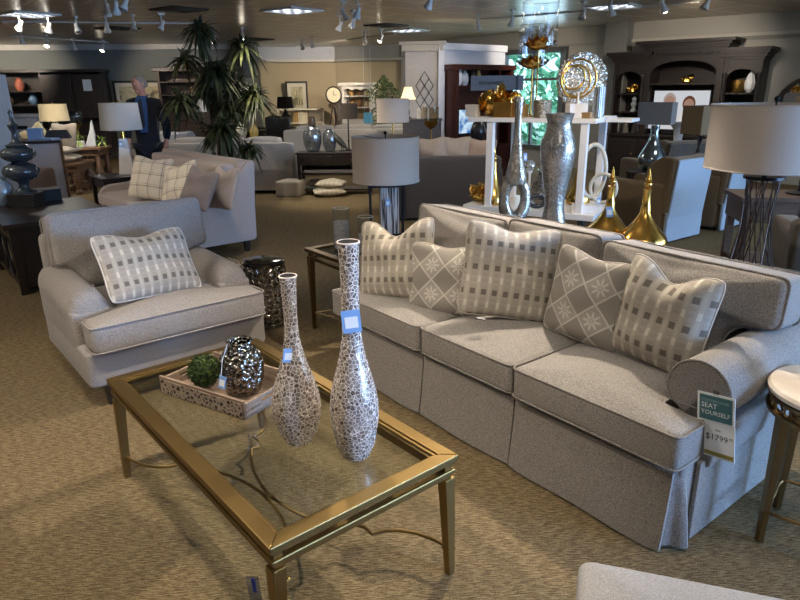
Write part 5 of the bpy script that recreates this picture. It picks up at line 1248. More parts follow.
def mantel():
    P = D(20, 140, 14.6); t = T('fireplace_mantel', 'white fireplace mantel seen behind the stacked urn', 'mantel', (P.x, P.y, 0), R(2)); m = plain('#b4bdca', .5)
    bx((0, 0, 1.12), (1.15, .35, .07)).obj('mantel_shelf', m, t, bevel=.006); bx((0, 0, 1.0), (.98, .26, .18)).obj('frieze', m, t)
    for s in (-1, 1): bx((s*.38, 0, .46), (.2, .24, .92)).obj('pilaster', m, t)
    bx((0, .05, .46), (.58, .12, .9)).obj('firebox', plain('#2a2d33', .7), t); bx((.0, -.03, .52), (.34, .06, .62)).obj('screen', plain('#8fa3c2', .4), t)
    b = T('dried_arrangement', 'russet dried arrangement on the white mantel shelf', 'arrangement', (P.x-.15, P.y, 1.157)); rosette(Vector((0, 0, .08)), 60, .26, 5, .6, .02).obj('dried_leaves', plain('#6d4022', .8), b); B().lathe([(.08, 0), (.11, .05), (.09, .09)], 16).obj('bowl', plain('#3a2a20', .5), b)
mantel()
def trestle(px, py, Yd, w, h, label, rz=R(5), d=.6):
    P = D(px, py, Yd); t = T('trestle_table', label, 'side table', (P.x, P.y, 0), rz); bx((0, 0, h-.02), (w, d, .045)).obj('table_top', OAK, t, bevel=.005); bx((0, 0, h-.09), (w-.1, d-.1, .10)).obj('apron', OAK, t)
    for x in (-1, 1):
        for y in (-1, 1): B().lathe([(.05, 0), (.06, .04), (.03, .08), (.055, .18), (.075, .26), (.04, .36), (.035, h-.05)], 14, (x*(w/2-.09), y*(d/2-.09), 0)).obj('turned_leg', OAK, t)
    bx((0, 0, .05), (w-.1, .08, .05)).obj('stretcher', OAK, t); return P
TA = trestle(88, 150, 11.6, .62, .68, 'oak side table with turned legs holding a potted plant')
TB = trestle(57, 160, 10.8, .95, .50, 'low oak table stacked with cream pillows', d=.75)
for k in range(2): 
    flat_pillow(Vector((TB.x+.05, TB.y, .57+.13*k)), ('lowest cream pillow of the stack on the low oak table', 'second cream pillow of the stack on the low oak table')[k], R(10-14*k), CREAM, .62, .5, .15, 'cream pillows on the low oak table', 41+k)
throw_pillow('cream pillow standing on top of the stacked pillows by the cream lamp', Vector((TB.x+.16, TB.y+.05, .92)), .45, .42, .14, fabric('#9d968b', '#837b70', 200), R(-95), R(14), 0, None, .02, None, 44)
throw_pillow('yellowish knotted pillow standing on the low oak table end', Vector((TB.x-.30, TB.y+.05, .90)), .40, .40, .14, fabric('#b8ad8c', '#978b6b', 200), R(-80), R(10), R(30), None, .03, None, 45)
P = D(60, 150, 11.9); side_table(Vector((P.x, P.y, 0)), .55, .45, .74, 'dark side table behind the cream pillow stack', 0); P.z = .741
tl = T('table_lamp', 'cream linen drum lamp with white curved base by pillow stack', 'lamp', P); B().lathe([(.14, 0), (.19, .08), (.12, .22), (.05, .32), (.04, .36)], 28).obj('lamp_base', plain('#cfc8ba', .4), tl); B().cyl((0, 0, .34), (0, 0, .48), .008).obj('stem', BRASS, tl); drum_shade(tl, .245, .29, .37, r2=.225, mat=fabric('#c2b596', '#ab9e80', 500, .1), fin=BRASS)
def small_plant(P, label, s=.18, pot='#c9ccd0', n=40, name='potted_plant'):
    t = T(name, label, 'plant', P); bx((0, 0, s*.3), (s*.9, s*.7, s*.6)).obj('pot', plain(pot, .4), t, bevel=.003)
    rosette(Vector((0, 0, s*.6)), n, s*1.2, int(P.x*100) % 97, .7, .012).obj('leaves', leafy('#3f5a26', '#9ab05a'), t); return t
small_plant(Vector((TA.x-.1, TA.y-.1, .681)), 'small green plant in a white cube pot on oak side table'); small_plant(Vector((TA.x+.20, TA.y+.1, .681)), 'second small green plant behind the curved white blade', .14, '#4a4a44')
bl = T('blade_sculpture', 'curved pale blade sculpture between two small plants', 'sculpture', (TA.x+.06, TA.y-.02, .681)); B().slab(resample([(-.09, 0), (.10, 0), (.115, .2), (.09, .46), (.03, .26), (-.04, .1)], .03, .02), -.02, .02, .006, mat=XZ).obj('blade', plain('#a7aeb4', .3), bl)
P = D(76, 120, 12.6); side_table(Vector((P.x, P.y, 0)), .4, .4, .80, 'tall dark stand under the glass globe holder', 0)
t = T('globe_candle_holder', 'glass globe candle holder with golden foot beside cream lamp', 'candle holder', (P.x, P.y, .801)); B().lathe([(.07, 0), (.02, .03), (.02, .12), (.06, .17), (.10, .22), (.02, .2)], 20, cap=False).obj('holder_foot', plain('#8a7c3c', .3, .8), t); B().lathe([(.03, .18), (.115, .28), (.12, .36), (.10, .46)], 24, cap=False).obj('glass_cup', thin_glass('#cfd8dc', .5), t)
# grey-white desk end with dark top and things on it
def desk_end():
    P = D(50, 170, 9.2); t = T('reception_desk', 'grey white desk end with a dark overhanging top', 'desk', (P.x, P.y, 0), R(26)); w = 1.05; d = .6; H = .92
    bx((-w/2+.17, d/2, H/2), (w, d, H)).obj('desk_body', plain('#b8b3b5', .5), t); bx((-w/2+.17, d/2, H+.02), (w+.06, d+.06, .04)).obj('worktop', plain('#2e2b2b', .3), t, bevel=.004); bx((-w/2+.17, d/2, .04), (w-.04, d-.04, .08)).obj('plinth', plain('#3a322c', .6), t) 
    bx((.185, d/2, H/2), (.03, d+.02, H)).obj('edge_panel', OAK, t)
    return Vector((P.x, P.y, H+.041))
DE = desk_end()
q = T('paper_cube', 'pale blue cube holder on the grey white desk', 'box', DE+Vector((-.22, .2, 0)), R(20)); bx((0, 0, .08), (.18, .18, .16)).obj('cube_body', plain('#8fb0dc', .4), q)
q = T('card_stack', 'flat pale blue card stack lying on the grey white desk', 'cards', DE+Vector((-.02, .12, 0)), R(-12)); bx((0, 0, .012), (.26, .16, .024)).obj('cards', plain('#86a6d4', .5), q)
q = T('angled_tray', 'dark angled display tray at back of the grey white desk', 'tray', DE+Vector((.0, .38, 0)), R(10)); B().taper((0, 0, 0), (.34, .16), (.26, .05), .12).obj('tray_body', plain('#3c4048', .3), q)
PH = D(2, 74, 7.3).z; S(bx((D(-10, 120, 7.2).x-.25, 7.3, PH/2), (.62, .5, PH)).obj('wall_stub', plain('#b5b0ac', .6)))
def peach_sofa():
    P = D(8, 175, 7.5); t = T('sofa', 'peach beige sofa arm showing behind the stacked urn', 'sofa', (P.x-1.4, P.y, 0), R(4)); m = fabric('#ad9280', '#8b7262', 250)
    B().slab(resample(rect(0, 0, 1.5, .9), .06, .05), .08, .42, .03).obj('base', m, t); B().slab(resample(rect(1.3, 0, 1.5, .9), .06, .06), .08, .68, .07, .01).obj('arm', m, t); B().slab(resample(rect(0, 0, 1.5, .2), .06, .05), .08, .8, .06).obj('backrest', m, t)
    for x in (.08, 1.42):
        for y in (.08, .82): bx((x, y, .045), (.05, .05, .09)).obj('foot', BLACK, t)
peach_sofa()
# framed pictures
def picture(P, w, h, rz, label, frame='#1b1816', art=('#9c947c', '#b9b08e', '#5b5648'), mat_='#c9c4b4', bw=.05, mw=.09, motif=True):
    t = T('framed_picture', label, 'picture', P, rz); f = plain(frame, .4); b = B()
    for s in (-1, 1): b.box((s*(w/2-bw/2), 0, 0), (bw, .04, h)); b.box((0, 0, s*(h/2-bw/2)), (w-2*bw, .04, bw))
    b.obj('picture_frame', f, t); bx((0, .006, 0), (w-2*bw, .01, h-2*bw)).obj('mat_board', plain(mat_, .7), t)
    n = NT('landscape_print'); c = n.ramp(n.noise(5, 4), [(.35, C(art[0])), (.5, C(art[1])), (.65, C(art[2]))]); bx((0, -.001, 0), (w-2*bw-2*mw, .006, h-2*bw-2*mw)).obj('print', n.pbr(c, .6), t)
    if motif:
        q = B(); 
        for x, hh in ((-.12, .25), (-.05, .38), (.0, .62), (.06, .42), (.13, .3)): q.taper((x*w*1.6, -.008, -h*.26), (w*.07, .004), (w*.02, .004), h*hh*.8)
        q.obj('tower_motif', plain('#6f6a4c', .7), t)
    return t
P = D(140, 97, 16.95); picture(Vector((P.x, P.y-.02, P.z)), 1.25, .78, R(2.6), 'wide landscape picture in dark frame behind the suited man', motif=False)
P = D(297, 97, 18.5); picture(Vector((P.x, P.y, P.z)), .60, .82, R(9), 'tower print in black frame hanging on the beige wall')
P = D(254, 89, 16.4); picture(Vector((P.x-.03, P.y, P.z)), .42, .62, R(0), 'small golden abstract picture on the grey pier', '#8b8676', ('#b79a4c', '#d8cfb4', '#6e5f3c'), motif=False)
def hutch_brown():
    P = D(186, 120, 16.2); t = T('china_cabinet', 'tall brown cabinet standing behind the strap-leaved plant', 'cabinet', (P.x, P.y, 0), R(3)); w = 1.15; H = 2.05; m = wood('#4a3328', '#2c1d17', .4)
    bx((0, .25, H+.03), (w+.16, .62, .09)).obj('cornice', m, t, bevel=.006); bx((0, .48, H/2), (w, .03, H)).obj('back_panel', m, t)
    for s in (-1, 1): bx((s*(w/2-.03), .25, H/2), (.06, .5, H)).obj('side_panel', m, t)
    for z in (.12, .86, 1.2, 1.5, 1.8): bx((0, .25, z), (w-.1, .46, .03)).obj('shelf', m, t)
    for s in (-1, 1): d = bx((s*w*.23, -.005, .49), (w*.44, .025, .68)).obj('door', m, t, bevel=.004); B().ball((s*.06, -.03, .55), .015, 8).obj('knob', BRASS, d)
    bx((0, .25, .05), (w, .5, .1)).obj('plinth', m, t)
    jar(Vector((P.x-.25, P.y+.2, 1.216)), 'pale jar inside the tall brown cabinet', .2, .09, plain('#a9a392', .3)); jar(Vector((P.x+.2, P.y+.2, 1.516)), 'tan jar on the upper shelf of the tall brown cabinet', .18, .08, plain('#b58e62', .3))
hutch_brown()
P = D(178, 150, 12.6); wing_chair(Vector((P.x, P.y, 0)), R(170), 'pale grey chair standing between the man and the plant', H=.88, w=.7, back=fabric('#8d8f98', '#73757e', 200), seat=fabric('#8d8f98', '#73757e', 200), skirt=False)
def dark_chest(P, w, d, H, rz, label, name='chest', n=3, mat=None):
    m = mat or DARK; t = T(name, label, 'cabinet', P, rz); bx((0, d/2, H-.015), (w+.04, d+.03, .03)).obj('worktop', m, t, bevel=.004); bx((0, d/2, H/2), (w, d, H-.03)).obj('chest_body', m, t)
    for k in range(n): dr = bx((0, -.008, .08+(H-.12)*(k+.5)/n), (w-.05, .02, (H-.14)/n-.02)).obj('drawer', m, t, bevel=.003); B().ball((0, -.025, .08+(H-.12)*(k+.5)/n), .014, 8).obj('knob', BRASS, dr)
    return t
P = D(205, 150, 13.8); dark_chest(Vector((P.x, P.y, 0)), 1.6, .45, .80, 0, 'long dark chest in the shade behind the plant')
for k, (px, l) in enumerate(((218, 'white table lamp gleaming through the plant leaves'), (240, 'second white table lamp behind the plant leaves'))):
    pass
P = D(207, 150, 14.0); P.z = .801; stick_lamp(P, 'white table lamp glimpsed through the plant leaves', .52, .17, .26, fabric('#d2cfc9', '#bdb9b2', 400), BRASS)
P = D(249, 150, 13.0); side_table(Vector((P.x, P.y, 0)), .5, .4, .70, 'dark side table beside the plant holding cream vases', 0)
P.z = .701; jar(P+Vector((-.12, 0, 0)), 'cream vase on the side table right of the plant leaves'.replace('right of', 'touching'), .30, .11, plain('#cfc8b6', .3), 'vase', 'vase'); jar(P+Vector((.12, .02, 0)), 'yellow banded vase next to a cream vase by the plant', .26, .09, plain('#c3a558', .3), 'vase', 'vase')
# ================================================================ beige desk room
def desk(P, w, d, label, rz=0, H=.76):
    t = T('desk', label, 'desk', P, rz); bx((0, d/2, H-.02), (w, d, .04)).obj('desktop', DARK, t, bevel=.004)
    for s in (-1, 1): bx((s*(w/2-.22), d/2, (H-.04)/2), (.4, d-.06, H-.04)).obj('drawer_pedestal', DARK, t)
    bx((0, d-.05, .42), (w-.5, .03, .5)).obj('modesty_panel', DARK, t)
P = D(290, 135, 15.6); desk(Vector((P.x, P.y, 0)), 1.7, .7, 'black desk in front of the beige wall'); DK = P
P = D(250, 135, 14.4); desk(Vector((P.x, P.y, 0)), .9, .5, 'small dark desk under the white rectangular lamp'); DK2 = P
q = DK2.copy(); q.z = .761; q.y += .25; stick_lamp(q+Vector((.08, 0, 0)), 'white drum lamp on the small dark desk', .62, .20, .28, fabric('#d8d2c6', '#c3bdb0', 400), BRASS)
q = DK.copy(); q.z = .761; q.y += .3; tq = T('table_lamp', 'black shaded lamp with black urn base on the desk', 'lamp', q+Vector((-.12, 0, 0))); B().lathe([(.08, 0), (.05, .04), (.1, .16), (.11, .24), (.04, .34), (.02, .4)], 20).obj('lamp_base', BLACK, tq); drum_shade(tq, .20, .26, .42, mat=fabric('#1f1b19', '#141110', 300), r2=.17)
def office_chair():
    P = D(279, 138, 14.3); t = T('office_chair', 'black leather office chair at the desk', 'chair', (P.x, P.y, 0), R(10)); m = plain('#191819', .3)
    B().slab(resample(rect(-.27, -.04, .27, .06), .05, .05), .48, 1.05, .05, .02).obj('backrest', m, t); B().slab(resample(rect(-.26, -.5, .26, 0), .05, .08), .42, .52, .04, .02).obj('seat', m, t)
    for s in (-1, 1): B().tube([(s*.28, -.05, .5), (s*.30, -.1, .7), (s*.30, -.4, .7), (s*.28, -.42, .5)], .022, 8).obj('armrest', m, t)
    B().cyl((0, -.22, .1), (0, -.22, .44), .03).obj('post', STEEL, t); b = B(); [b.cyl((0, -.22, .1), (.3*cos(a), -.22+.3*sin(a), .05), .02, n=8) for a in [2*pi*k/5 for k in range(5)]]; b.obj('star_base', m, t)
    for k in range(5): a = 2*pi*k/5; B().ball((.3*cos(a), -.22+.3*sin(a), .032), .03, 10).obj('caster', BLACK, t)
office_chair()
def bookcase():
    P = D(301, 118, 18.1); P.z = 0; t = T('bookcase', 'low cream bookcase holding books under the tower print', 'bookcase', (P.x, P.y, 0), R(9)); m = plain('#cfc6b2', .5); w = 1.25; H = 1.08; b = B()
    bx((0, .14, H), (w, .3, .035)).obj('worktop', m, t); bx((0, .28, H/2), (w, .02, H)).obj('back_panel', m, t)
    for s in (-1, 0, 1): bx((s*(w/2-.02), .14, H/2), (.04, .28, H)).obj('side_panel', m, t)
    for z in (.06, .40, .73): bx((0, .14, z), (w-.04, .27, .03)).obj('shelf', m, t)
    rr = random.Random(4)
    for j, z in enumerate((.745,)):
        x = -.30
        for k in range(9):
            wd_ = rr.uniform(.03, .05); h = rr.uniform(.22, .29); c = rr.choice(['#b98d46', '#a7772f', '#d8cdb0', '#8f8468']); 
            if x > .3: break
            bk = T('book', ('book %s' % ['with ochre', 'with amber', 'with cream', 'with olive', 'with tan', 'with sand', 'with honey', 'with ivory', 'with brown'][k])+' spine in the low cream bookcase', 'book', P+Vector((cos(R(9))*(x+.1)-sin(R(9))*.13, sin(R(9))*(x+.1)+cos(R(9))*.13, z)), R(9), 'books in the low cream bookcase')
            if abs(x+.1) > .03: bx((0, 0, h/2), (wd_, .18, h)).obj('cover', plain(c, .6), bk); 
            else: bpy.data.objects.remove(bk)
            x += wd_+.012
bookcase()
def clock():
    P = D(335, 125, 17.4); t = T('tripod_clock', 'round clock standing on dark wooden tripod in the corner', 'clock', (P.x, P.y, 0), R(-8)); b = B(); zc = D(335, 95, 17.4).z
    for k in range(3): a = R(90+120*k); b.cyl((.26*cos(a), .26*sin(a), 0), (.02*cos(a), .02*sin(a), zc-.2), .022, n=8)
    b.obj('tripod_leg', plain('#3a221a', .5), t); m = Matrix.Translation((0, 0, zc)) @ Matrix.Rotation(pi/2, 4, 'X'); B().lathe([(.20, -.03), (.215, -.02), (.215, .03), (.19, .045), (.18, .03)], 36, mat=m, cap=False).obj('clock_case', plain('#241d1a', .4), t)
    f = B().lathe([(.0001, .028), (.185, .028)], 36, mat=m, cap=False).obj('clock_face', plain('#d0c8ac', .5), t); B().box((0, -.034, zc+.05), (.012, .004, .1)).box((.04, -.034, zc), (.08, .004, .012)).obj('clock_hand', BLACK, f)
clock()
def white_hutch():
    P = D(357, 118, 17.3); P.z = 0; t = T('display_hutch', 'white display hutch with scalloped top beside the tree', 'hutch', (P.x, P.y, 0), R(-22)); m = plain('#cdc8bf', .5); w = .72; H = D(357, 84, 17.3).z; w = .85
    bx((0, .2, H), (w+.14, .5, .07)).obj('cornice', m, t); bx((0, .4, H/2), (w, .03, H)).obj('back_panel', plain('#8c7b5c', .5), t); bx((0, .2, .42), (w, .42, .84)).obj('base_cabinet', m, t)
    for s in (-1, 1): bx((s*(w/2-.03), .2, H/2), (.06, .4, H)).obj('side_panel', m, t)
    for z in (1.14, 1.42): bx((0, .2, z), (w-.08, .36, .03)).obj('shelf', m, t)
    vs = []; fs = []; N = 24
    for i in range(N+1): x = -w/2+.05+(w-.1)*i/N; vs += [(x, .0, H-.16+.05*abs(sin(i/N*3*pi))), (x, .0, H)]
    for i in range(N): fs.append((2*i, 2*i+2, 2*i+3, 2*i+1))
    B().add(vs+[(x, .02, z) for x, y, z in vs], fs+[tuple(q+len(vs) for q in f[::-1]) for f in fs]).obj('scalloped_valance', m, t)
    rr = random.Random(8)
    for z, nm in ((1.156, 'lower'), (1.436, 'upper')):
        for k in range(3): jar(P+Vector((cos(R(-22))*(-.22+.22*k)-sin(R(-22))*.17, sin(R(-22))*(-.22+.22*k)+cos(R(-22))*.17, z)), '%s jar on the %s shelf of the white display hutch' % (['amber', 'brown', 'sand coloured'][k], nm), rr.uniform(.12, .19), .07, plain(['#b08848', '#6e4c2c', '#c2b08c'][k], .3))
white_hutch()
def tree():
    P = D(385, 150, 15.5); base = Vector((P.x, P.y, 0)); t = T('potted_tree', 'leafy indoor ficus tree beside the white hutch', 'tree', base); top = D(385, 76, 15.5).z
    B().lathe([(.16, 0), (.2, .3), (.18, .3), (.001, .28)], 20, cap=False).obj('pot', plain('#4b3a2c', .6), t)
    b = B(); rr = random.Random(6)
    for k in range(4): b.tube([(.03*cos(k*1.6), .03*sin(k*1.6), .28), (.08*cos(k*1.6), .08*sin(k*1.6), .9), (.2*cos(k*1.6+.4), .2*sin(k*1.6+.4), top-.3)], [.02, .016, .007], 6)
    b.obj('trunk', CANE, t); b = B()
    for k in range(1500):
        z = rr.uniform(.75, top); q = (z-.75)/(top-.75); a = rr.uniform(0, 2*pi); rmax = .42*min(1, 3.5*q+.35)*min(1, 2.6*(1-q)+.12)*(.72+.38*sin(11*q+a*2)); r = rmax*sqrt(rr.random()); c = Vector((r*cos(a), r*sin(a), z))
        u = Vector((rr.uniform(-1, 1), rr.uniform(-1, 1), rr.uniform(-1, .6))).normalized()*.045; w_ = u.cross(Vector((rr.random(), rr.random(), rr.random()))).normalized()*.018; b.add([c-u, c+w_, c+u, c-w_], [(0, 1, 2, 3)])
    b.obj('foliage', leafy('#31422a', '#6d7a4c'), t, smooth=False)
tree()
P = D(368, 118, 12.0); q = T('hanging_sign', 'small blue sign hanging on threads from the ceiling', 'sign', P); bx((0, 0, 0), (.16, .01, .19)).obj('sign_panel', plain('#4e8fae', .4), q); B().cyl((-.06, 0, .09), (-.06, 0, CZ-P.z), .0015, n=4).cyl((.06, 0, .09), (.06, 0, CZ-P.z), .0015, n=4).obj('thread', PAPER, q)
# grey cabinet with the lit lamp, hurricane and wall mirror by the partition
P = D(422, 150, 10.7); CBH = D(422, 119, 10.7).z; dark_chest(Vector((P.x, P.y, 0)), .62, .4, CBH, 0, 'dark grey chest against the white partition', 'chest', 3, plain('#4c4a4d', .5)); CBP = Vector((P.x, P.y, CBH+.001))
def lit_lamp():
    t = T('table_lamp', 'small lit lamp with bell shade on the grey chest', 'lamp', CBP+Vector((-.22, .2, 0))); B().lathe([(.06, 0), (.06, .015), (.02, .04), (.03, .1), (.014, .16), (.02, .26), (.01, .32)], 18).obj('lamp_base', plain('#2f2620', .4), t)
    n = NT('lit_shade'); e = n.n('Emission', Color=C('#ffd9a0'), Strength=1.1); d = n.n('BsdfDiffuse', Color=C('#f2e6cf')); a = n.n('AddShader'); n.set(a.inputs[0], e); n.set(a.inputs[1], d); n.t.links.new(a.outputs[0], n.out.inputs[0])
    B().lathe([(.13, .30), (.10, .36), (.07, .45), (.065, .49)], 28, cap=False).obj('lamp_shade', n.m, t)
    l = bpy.data.lights.new('lamp_bulb', 'POINT'); l.energy = 6; l.color = (1, .75, .45); l.shadow_soft_size = .04; o = bpy.data.objects.new('lamp_bulb', l); COL.objects.link(o); o.parent = t; o.location = (0, 0, .50)
lit_lamp()
def diamond_mirror():
    c = D(424.5, 93, 11.5); t = T('lattice_wall_decor', 'black diamond lattice decoration hanging on the white partition', 'wall decor', c); m = plain('#33302d', .4); b = B(); g = B(); w_ = .15; h_ = .23
    for i, j in ((0, 1.0), (-.5, .5), (.5, .5), (-.5*2, 0), (0, 0), (1.0, 0), (-.5, -.5), (.5, -.5), (0, -1)):
        if abs(i) > .9: continue
        x = i*w_; z = j*h_
        b.tube([(x, 0, z+h_/2), (x+w_/2, 0, z), (x, 0, z-h_/2), (x-w_/2, 0, z)], .012, 6, closed=True); g.add([(x, .005, z+h_/2), (x+w_/2, .005, z), (x, .005, z-h_/2), (x-w_/2, .005, z)], [(3, 2, 1, 0)])
    b.obj('lattice_frame', m, t)
diamond_mirror()
def footed_hurricane():
    P = D(431, 120, 10.0); side_table(Vector((P.x, P.y, 0)), .3, .3, .70, 'slim dark stand under the footed glass hurricane', 0); z0 = .701; zt = D(431, 107, 10).z-z0; t = T('footed_hurricane', 'footed glass hurricane with gold bowl in front of the partition', 'candle holder', (P.x, P.y, z0))
    B().lathe([(.07, 0), (.02, .02), (.012, .1), (.012, zt-.32), (.05, zt-.30), (.10, zt-.25), (.112, zt-.2), (.05, zt-.24)], 24, cap=False).obj('gold_foot', plain('#9a7638', .3, .9), t); B().lathe([(.112, zt-.2), (.118, zt-.1), (.12, zt)], 28, cap=False).obj('glass_cup', thin_glass('#d9cfba', .6), t)
footed_hurricane()
for k, (dx, h) in enumerate(((-.05, .16), (.04, .22), (.0, .11))):
    q = T('pillar_candle', ('middle', 'tallest', 'shortest')[k]+' white pillar candle on the dark grey chest', 'candle', CBP+Vector((dx, .12+.06*k, 0)), 0, 'pillar candles on the grey chest'); B().lathe([(.028, 0), (.028, h), (.02, h+.003)], 16).cyl((0, 0, h), (0, 0, h+.015), .002, n=4).obj('candle_wax', plain('#cfc9bd', .5), q)
P = D(396, 118, 14.3); side_table(Vector((P.x, P.y, 0)), .45, .4, .70, 'dark side table behind the drum lamps', 0); P.z = .701; stick_lamp(P, 'dark brown drum lamp by the ficus tree', .60, .17, .24, fabric('#3a2c26', '#281d18', 300))
# entertainment unit along the partition with sign, tv and vases
def cherry_unit():
    a = PB+(PC-PB).normalized()*.08; u = (PC-PB).normalized(); nn = Vector((u.y, -u.x)); ang = atan2(u.y, u.x); o = Vector((a.x, a.y, 0))+Vector((nn.x, nn.y, 0))*.02
    t = T('media_cabinet', 'cherry media cabinet with television against the white partition side', 'cabinet', o, ang); L = 1.45; d = .26; H = D(452, 68, 12).z; m = wood('#4a241c', '#2a130f', .3)
    bx((L/2, -d/2, H), (L+.06, d+.06, .09)).obj('cornice', m, t, bevel=.006); bx((L/2, -.01, H/2), (L, .02, H)).obj('back_panel', m, t); bx((L/2, -d/2, .3), (L, d, .6)).obj('base_cabinet', m, t)
    for x in (.04, L-.36, L-.04): bx((x, -d/2, H/2), (.05 if .1 < x < L-.1 else .08, d, H)).obj('side_panel', m, t)
    for z in (1.62,): bx((L/2, -d/2, z), (L-.1, d-.04, .03)).obj('shelf', m, t)
    pt = lambda x, y, z: o+Vector((cos(ang)*x-sin(ang)*y, sin(ang)*x+cos(ang)*y, z))
    tv = T('television', 'small television glowing blue in the cherry media cabinet', 'television', pt(.44, -.14, .601), ang); bx((0, 0, .42), (.56, .05, .46)).obj('screen_housing', BLACK, tv); bx((0, 0, .08), (.2, .12, .16)).obj('stand', BLACK, tv)
    n = NT('screen_picture'); e = n.n('Emission', Color=n.ramp(n.noise(6, 3), [(.4, C('#3f74b4')), (.6, C('#c9e2f4'))]), Strength=1.0); n.t.links.new(e.outputs[0], n.out.inputs[0]); bx((0, -.028, .43), (.51, .004, .40)).obj('screen', n.m, tv)
    for x, h, r, c, l in ((.16, .30, .085, '#d5d6da', 'taller white vase on the cherry cabinet shelf'), (.32, .24, .075, '#bfc4cc', 'shorter white vase on the cherry cabinet shelf'), (.50, .27, .07, '#2b2622', 'dark vase on the cherry cabinet shelf'), (.66, .25, .06, '#a8935c', 'olive vase on the cherry cabinet shelf')): jar(pt(x, -.14, 1.636), l, h, r, plain(c, .3), 'vase', 'vase')
    return pt
cherry_unit()
def brand_sign():
    c = D(497, 83, 9.6); t = T('brand_sign', 'long grey brand sign board on a post above the beige cushions', 'sign', (c.x, c.y, 0), R(-6)); z = c.z
    bx((0, 0, z), (.74, .05, .20)).obj('sign_board', plain('#8f9096', .5), t, bevel=.004); f = bx((.28, -.002, z), (.03, .056, .20)).obj('board_strap', plain('#55565c', .5), t)
    text_obj('BERNHARDT', .062, plain('#4a4048', .5), f, (-.26, -.032, z-.02), (pi/2, 0, 0)); bx((.0, 0, z/2-.05), (.04, .04, z-.1)).obj('post', plain('#77787c', .5), t); bx((0, 0, .01), (.4, .3, .02)).obj('foot_plate', plain('#77787c', .5), t)
brand_sign()
P = D(478, 134, 10.3); side_table(Vector((P.x, P.y, 0)), .45, .35, .80, 'dark side table behind the charcoal sofa end', 0); P.z = .801; jar(P, 'black squat jar on the table by the display stand', .34, .12, plain('#26282c', .2))
# ================================================================ ceiling fittings
def cpt(px, py): return G(px, py, CZ)
FIX = plain('#c9c6c0', .4)
HEADN = [0]
def track_head(px, py, lit=False, aim=None, label='', group='track spotlights on the ceiling', drop=.16, power=0, par=None):
    P = G(px, py, CZ-drop); P.z = CZ
    t = T('track_spotlight', label, 'spotlight', P, random.uniform(0, 6), group)
    tl = Matrix.Translation((0, 0, -drop)) @ Matrix.Rotation(R(28), 4, 'X')
    B().cyl((0, 0, -.0), (0, 0, -drop+.02), .011, n=8).box((0, 0, -.012), (.05, .09, .024)).obj('mount_arm', FIX, t)
    h = B().lathe([(.018, .07), (.026, .06), (.028, .0), (.052, -.06), (.054, -.075), (.046, -.072), (.024, -.01), (.001, 0)], 20, mat=tl, cap=False).obj('lamp_head', FIX, t)
    B().ball((0, 0, -.062), .036, 14, sz=.8, mat=tl).obj('bulb', glow('#fff0d8', 40) if lit else plain('#8f8a80', .3), h)
    return P
def track(p, q, label, group='ceiling track rails'):
    a = cpt(*p); b = cpt(*q); d = b-a; ang = atan2(d.y, d.x)
    t = bx((0, 0, 0), (d.length, .035, .022)).obj('track_rail', FIX, loc=((a.x+b.x)/2, (a.y+b.y)/2, CZ-.0115), rot=(0, 0, ang)); tag(t, label, 'track rail', group)
track((2, 21), (205, 23), 'long white ceiling track with six spotlights above the wall unit')
track((10, 35), (108, 42), 'shorter white ceiling track close to the grey wall')
track((296, 46), (395, 33), 'ceiling track above the beige desk room')
track((476, 19), (700, 1), 'ceiling track crossing above the tall glass candle holders')
L1 = [(20, 25, 1, 'lit track spotlight at the end above the wall unit'), (49, 27, 0, 'dark track spotlight second along over the wall unit'), (77, 28, 0, 'dark track spotlight third along over the wall unit'),
      (107, 27, 0, 'dark track spotlight over the wall corner'), (134, 26, 0, 'angled spotlight above the man in the suit'), (162, 25, 0, 'straight spotlight beside the tall plant top')]
for a in L1: track_head(a[0], a[1], a[2], label=a[3])
for px, py, l in ((22, 40, 'first glowing bulb spotlight low by the grey wall crown'), (47, 43, 'second glowing bulb spotlight low by the grey wall crown'), (74, 46, 'third glowing bulb spotlight low by the grey wall crown'), (103, 48, 'glowing bulb spotlight right above the wall corner')): track_head(px, py, True, label=l)
for px, py, l in ((107, 9, 'big white spotlight of a cluster of three, lowest one'), (116, 7, 'middle white spotlight of a cluster of three near the ceiling edge'), (125, 4, 'blue lit spotlight of the cluster of three above the suited man'),
    (344, 14, 'white spotlight of the pair near the square ceiling light'), (358, 12, 'second spotlight of the pair near the square ceiling light'), (340, 26, 'dark spotlight beside the glowing one over the plant console'), (302, 46, 'dim spotlight over the desk room, next to its pair'),
    (312, 44, 'second dim spotlight over the desk room'), (365, 40, 'small dark spotlight over the beige wall'), (583, 14, 'white spotlight above the round glass sculpture'), (478, 25, 'white spotlight hanging above the partition cornice'), (512, 21, 'dark spotlight touching the tall glass candle holder'),
    (611, 10, 'white spotlight beside the ceiling light by the column'), (707, 3, 'white spotlight over the big dark wall unit'), (430, 2, 'white spotlight cut by the top of the view')): track_head(px, py, False, label=l)
for px, py, l in ((353, 22, 'brightly glowing spotlight above the centre console'), (381, 38, 'small glowing spotlight over the beige wall'), (663, 6, 'brightly glowing spotlight above the big dark wall unit'), (214, 39, 'glowing spotlight among the plant leaf tips'), (243, 37, 'glowing spotlight just behind the tall plant crown')): track_head(px, py, True, label=l)
LIT = NT('prismatic_diffuser'); _b = LIT.n('TexChecker', Vector=LIT.co(), Scale=9.0); _e = LIT.n('Emission', Color=C('#eaf2ff'), Strength=LIT.math('ADD', .35, LIT.math('MULTIPLY', _b.outputs[1], 1.6))); LIT.t.links.new(_e.outputs[0], LIT.out.inputs[0])
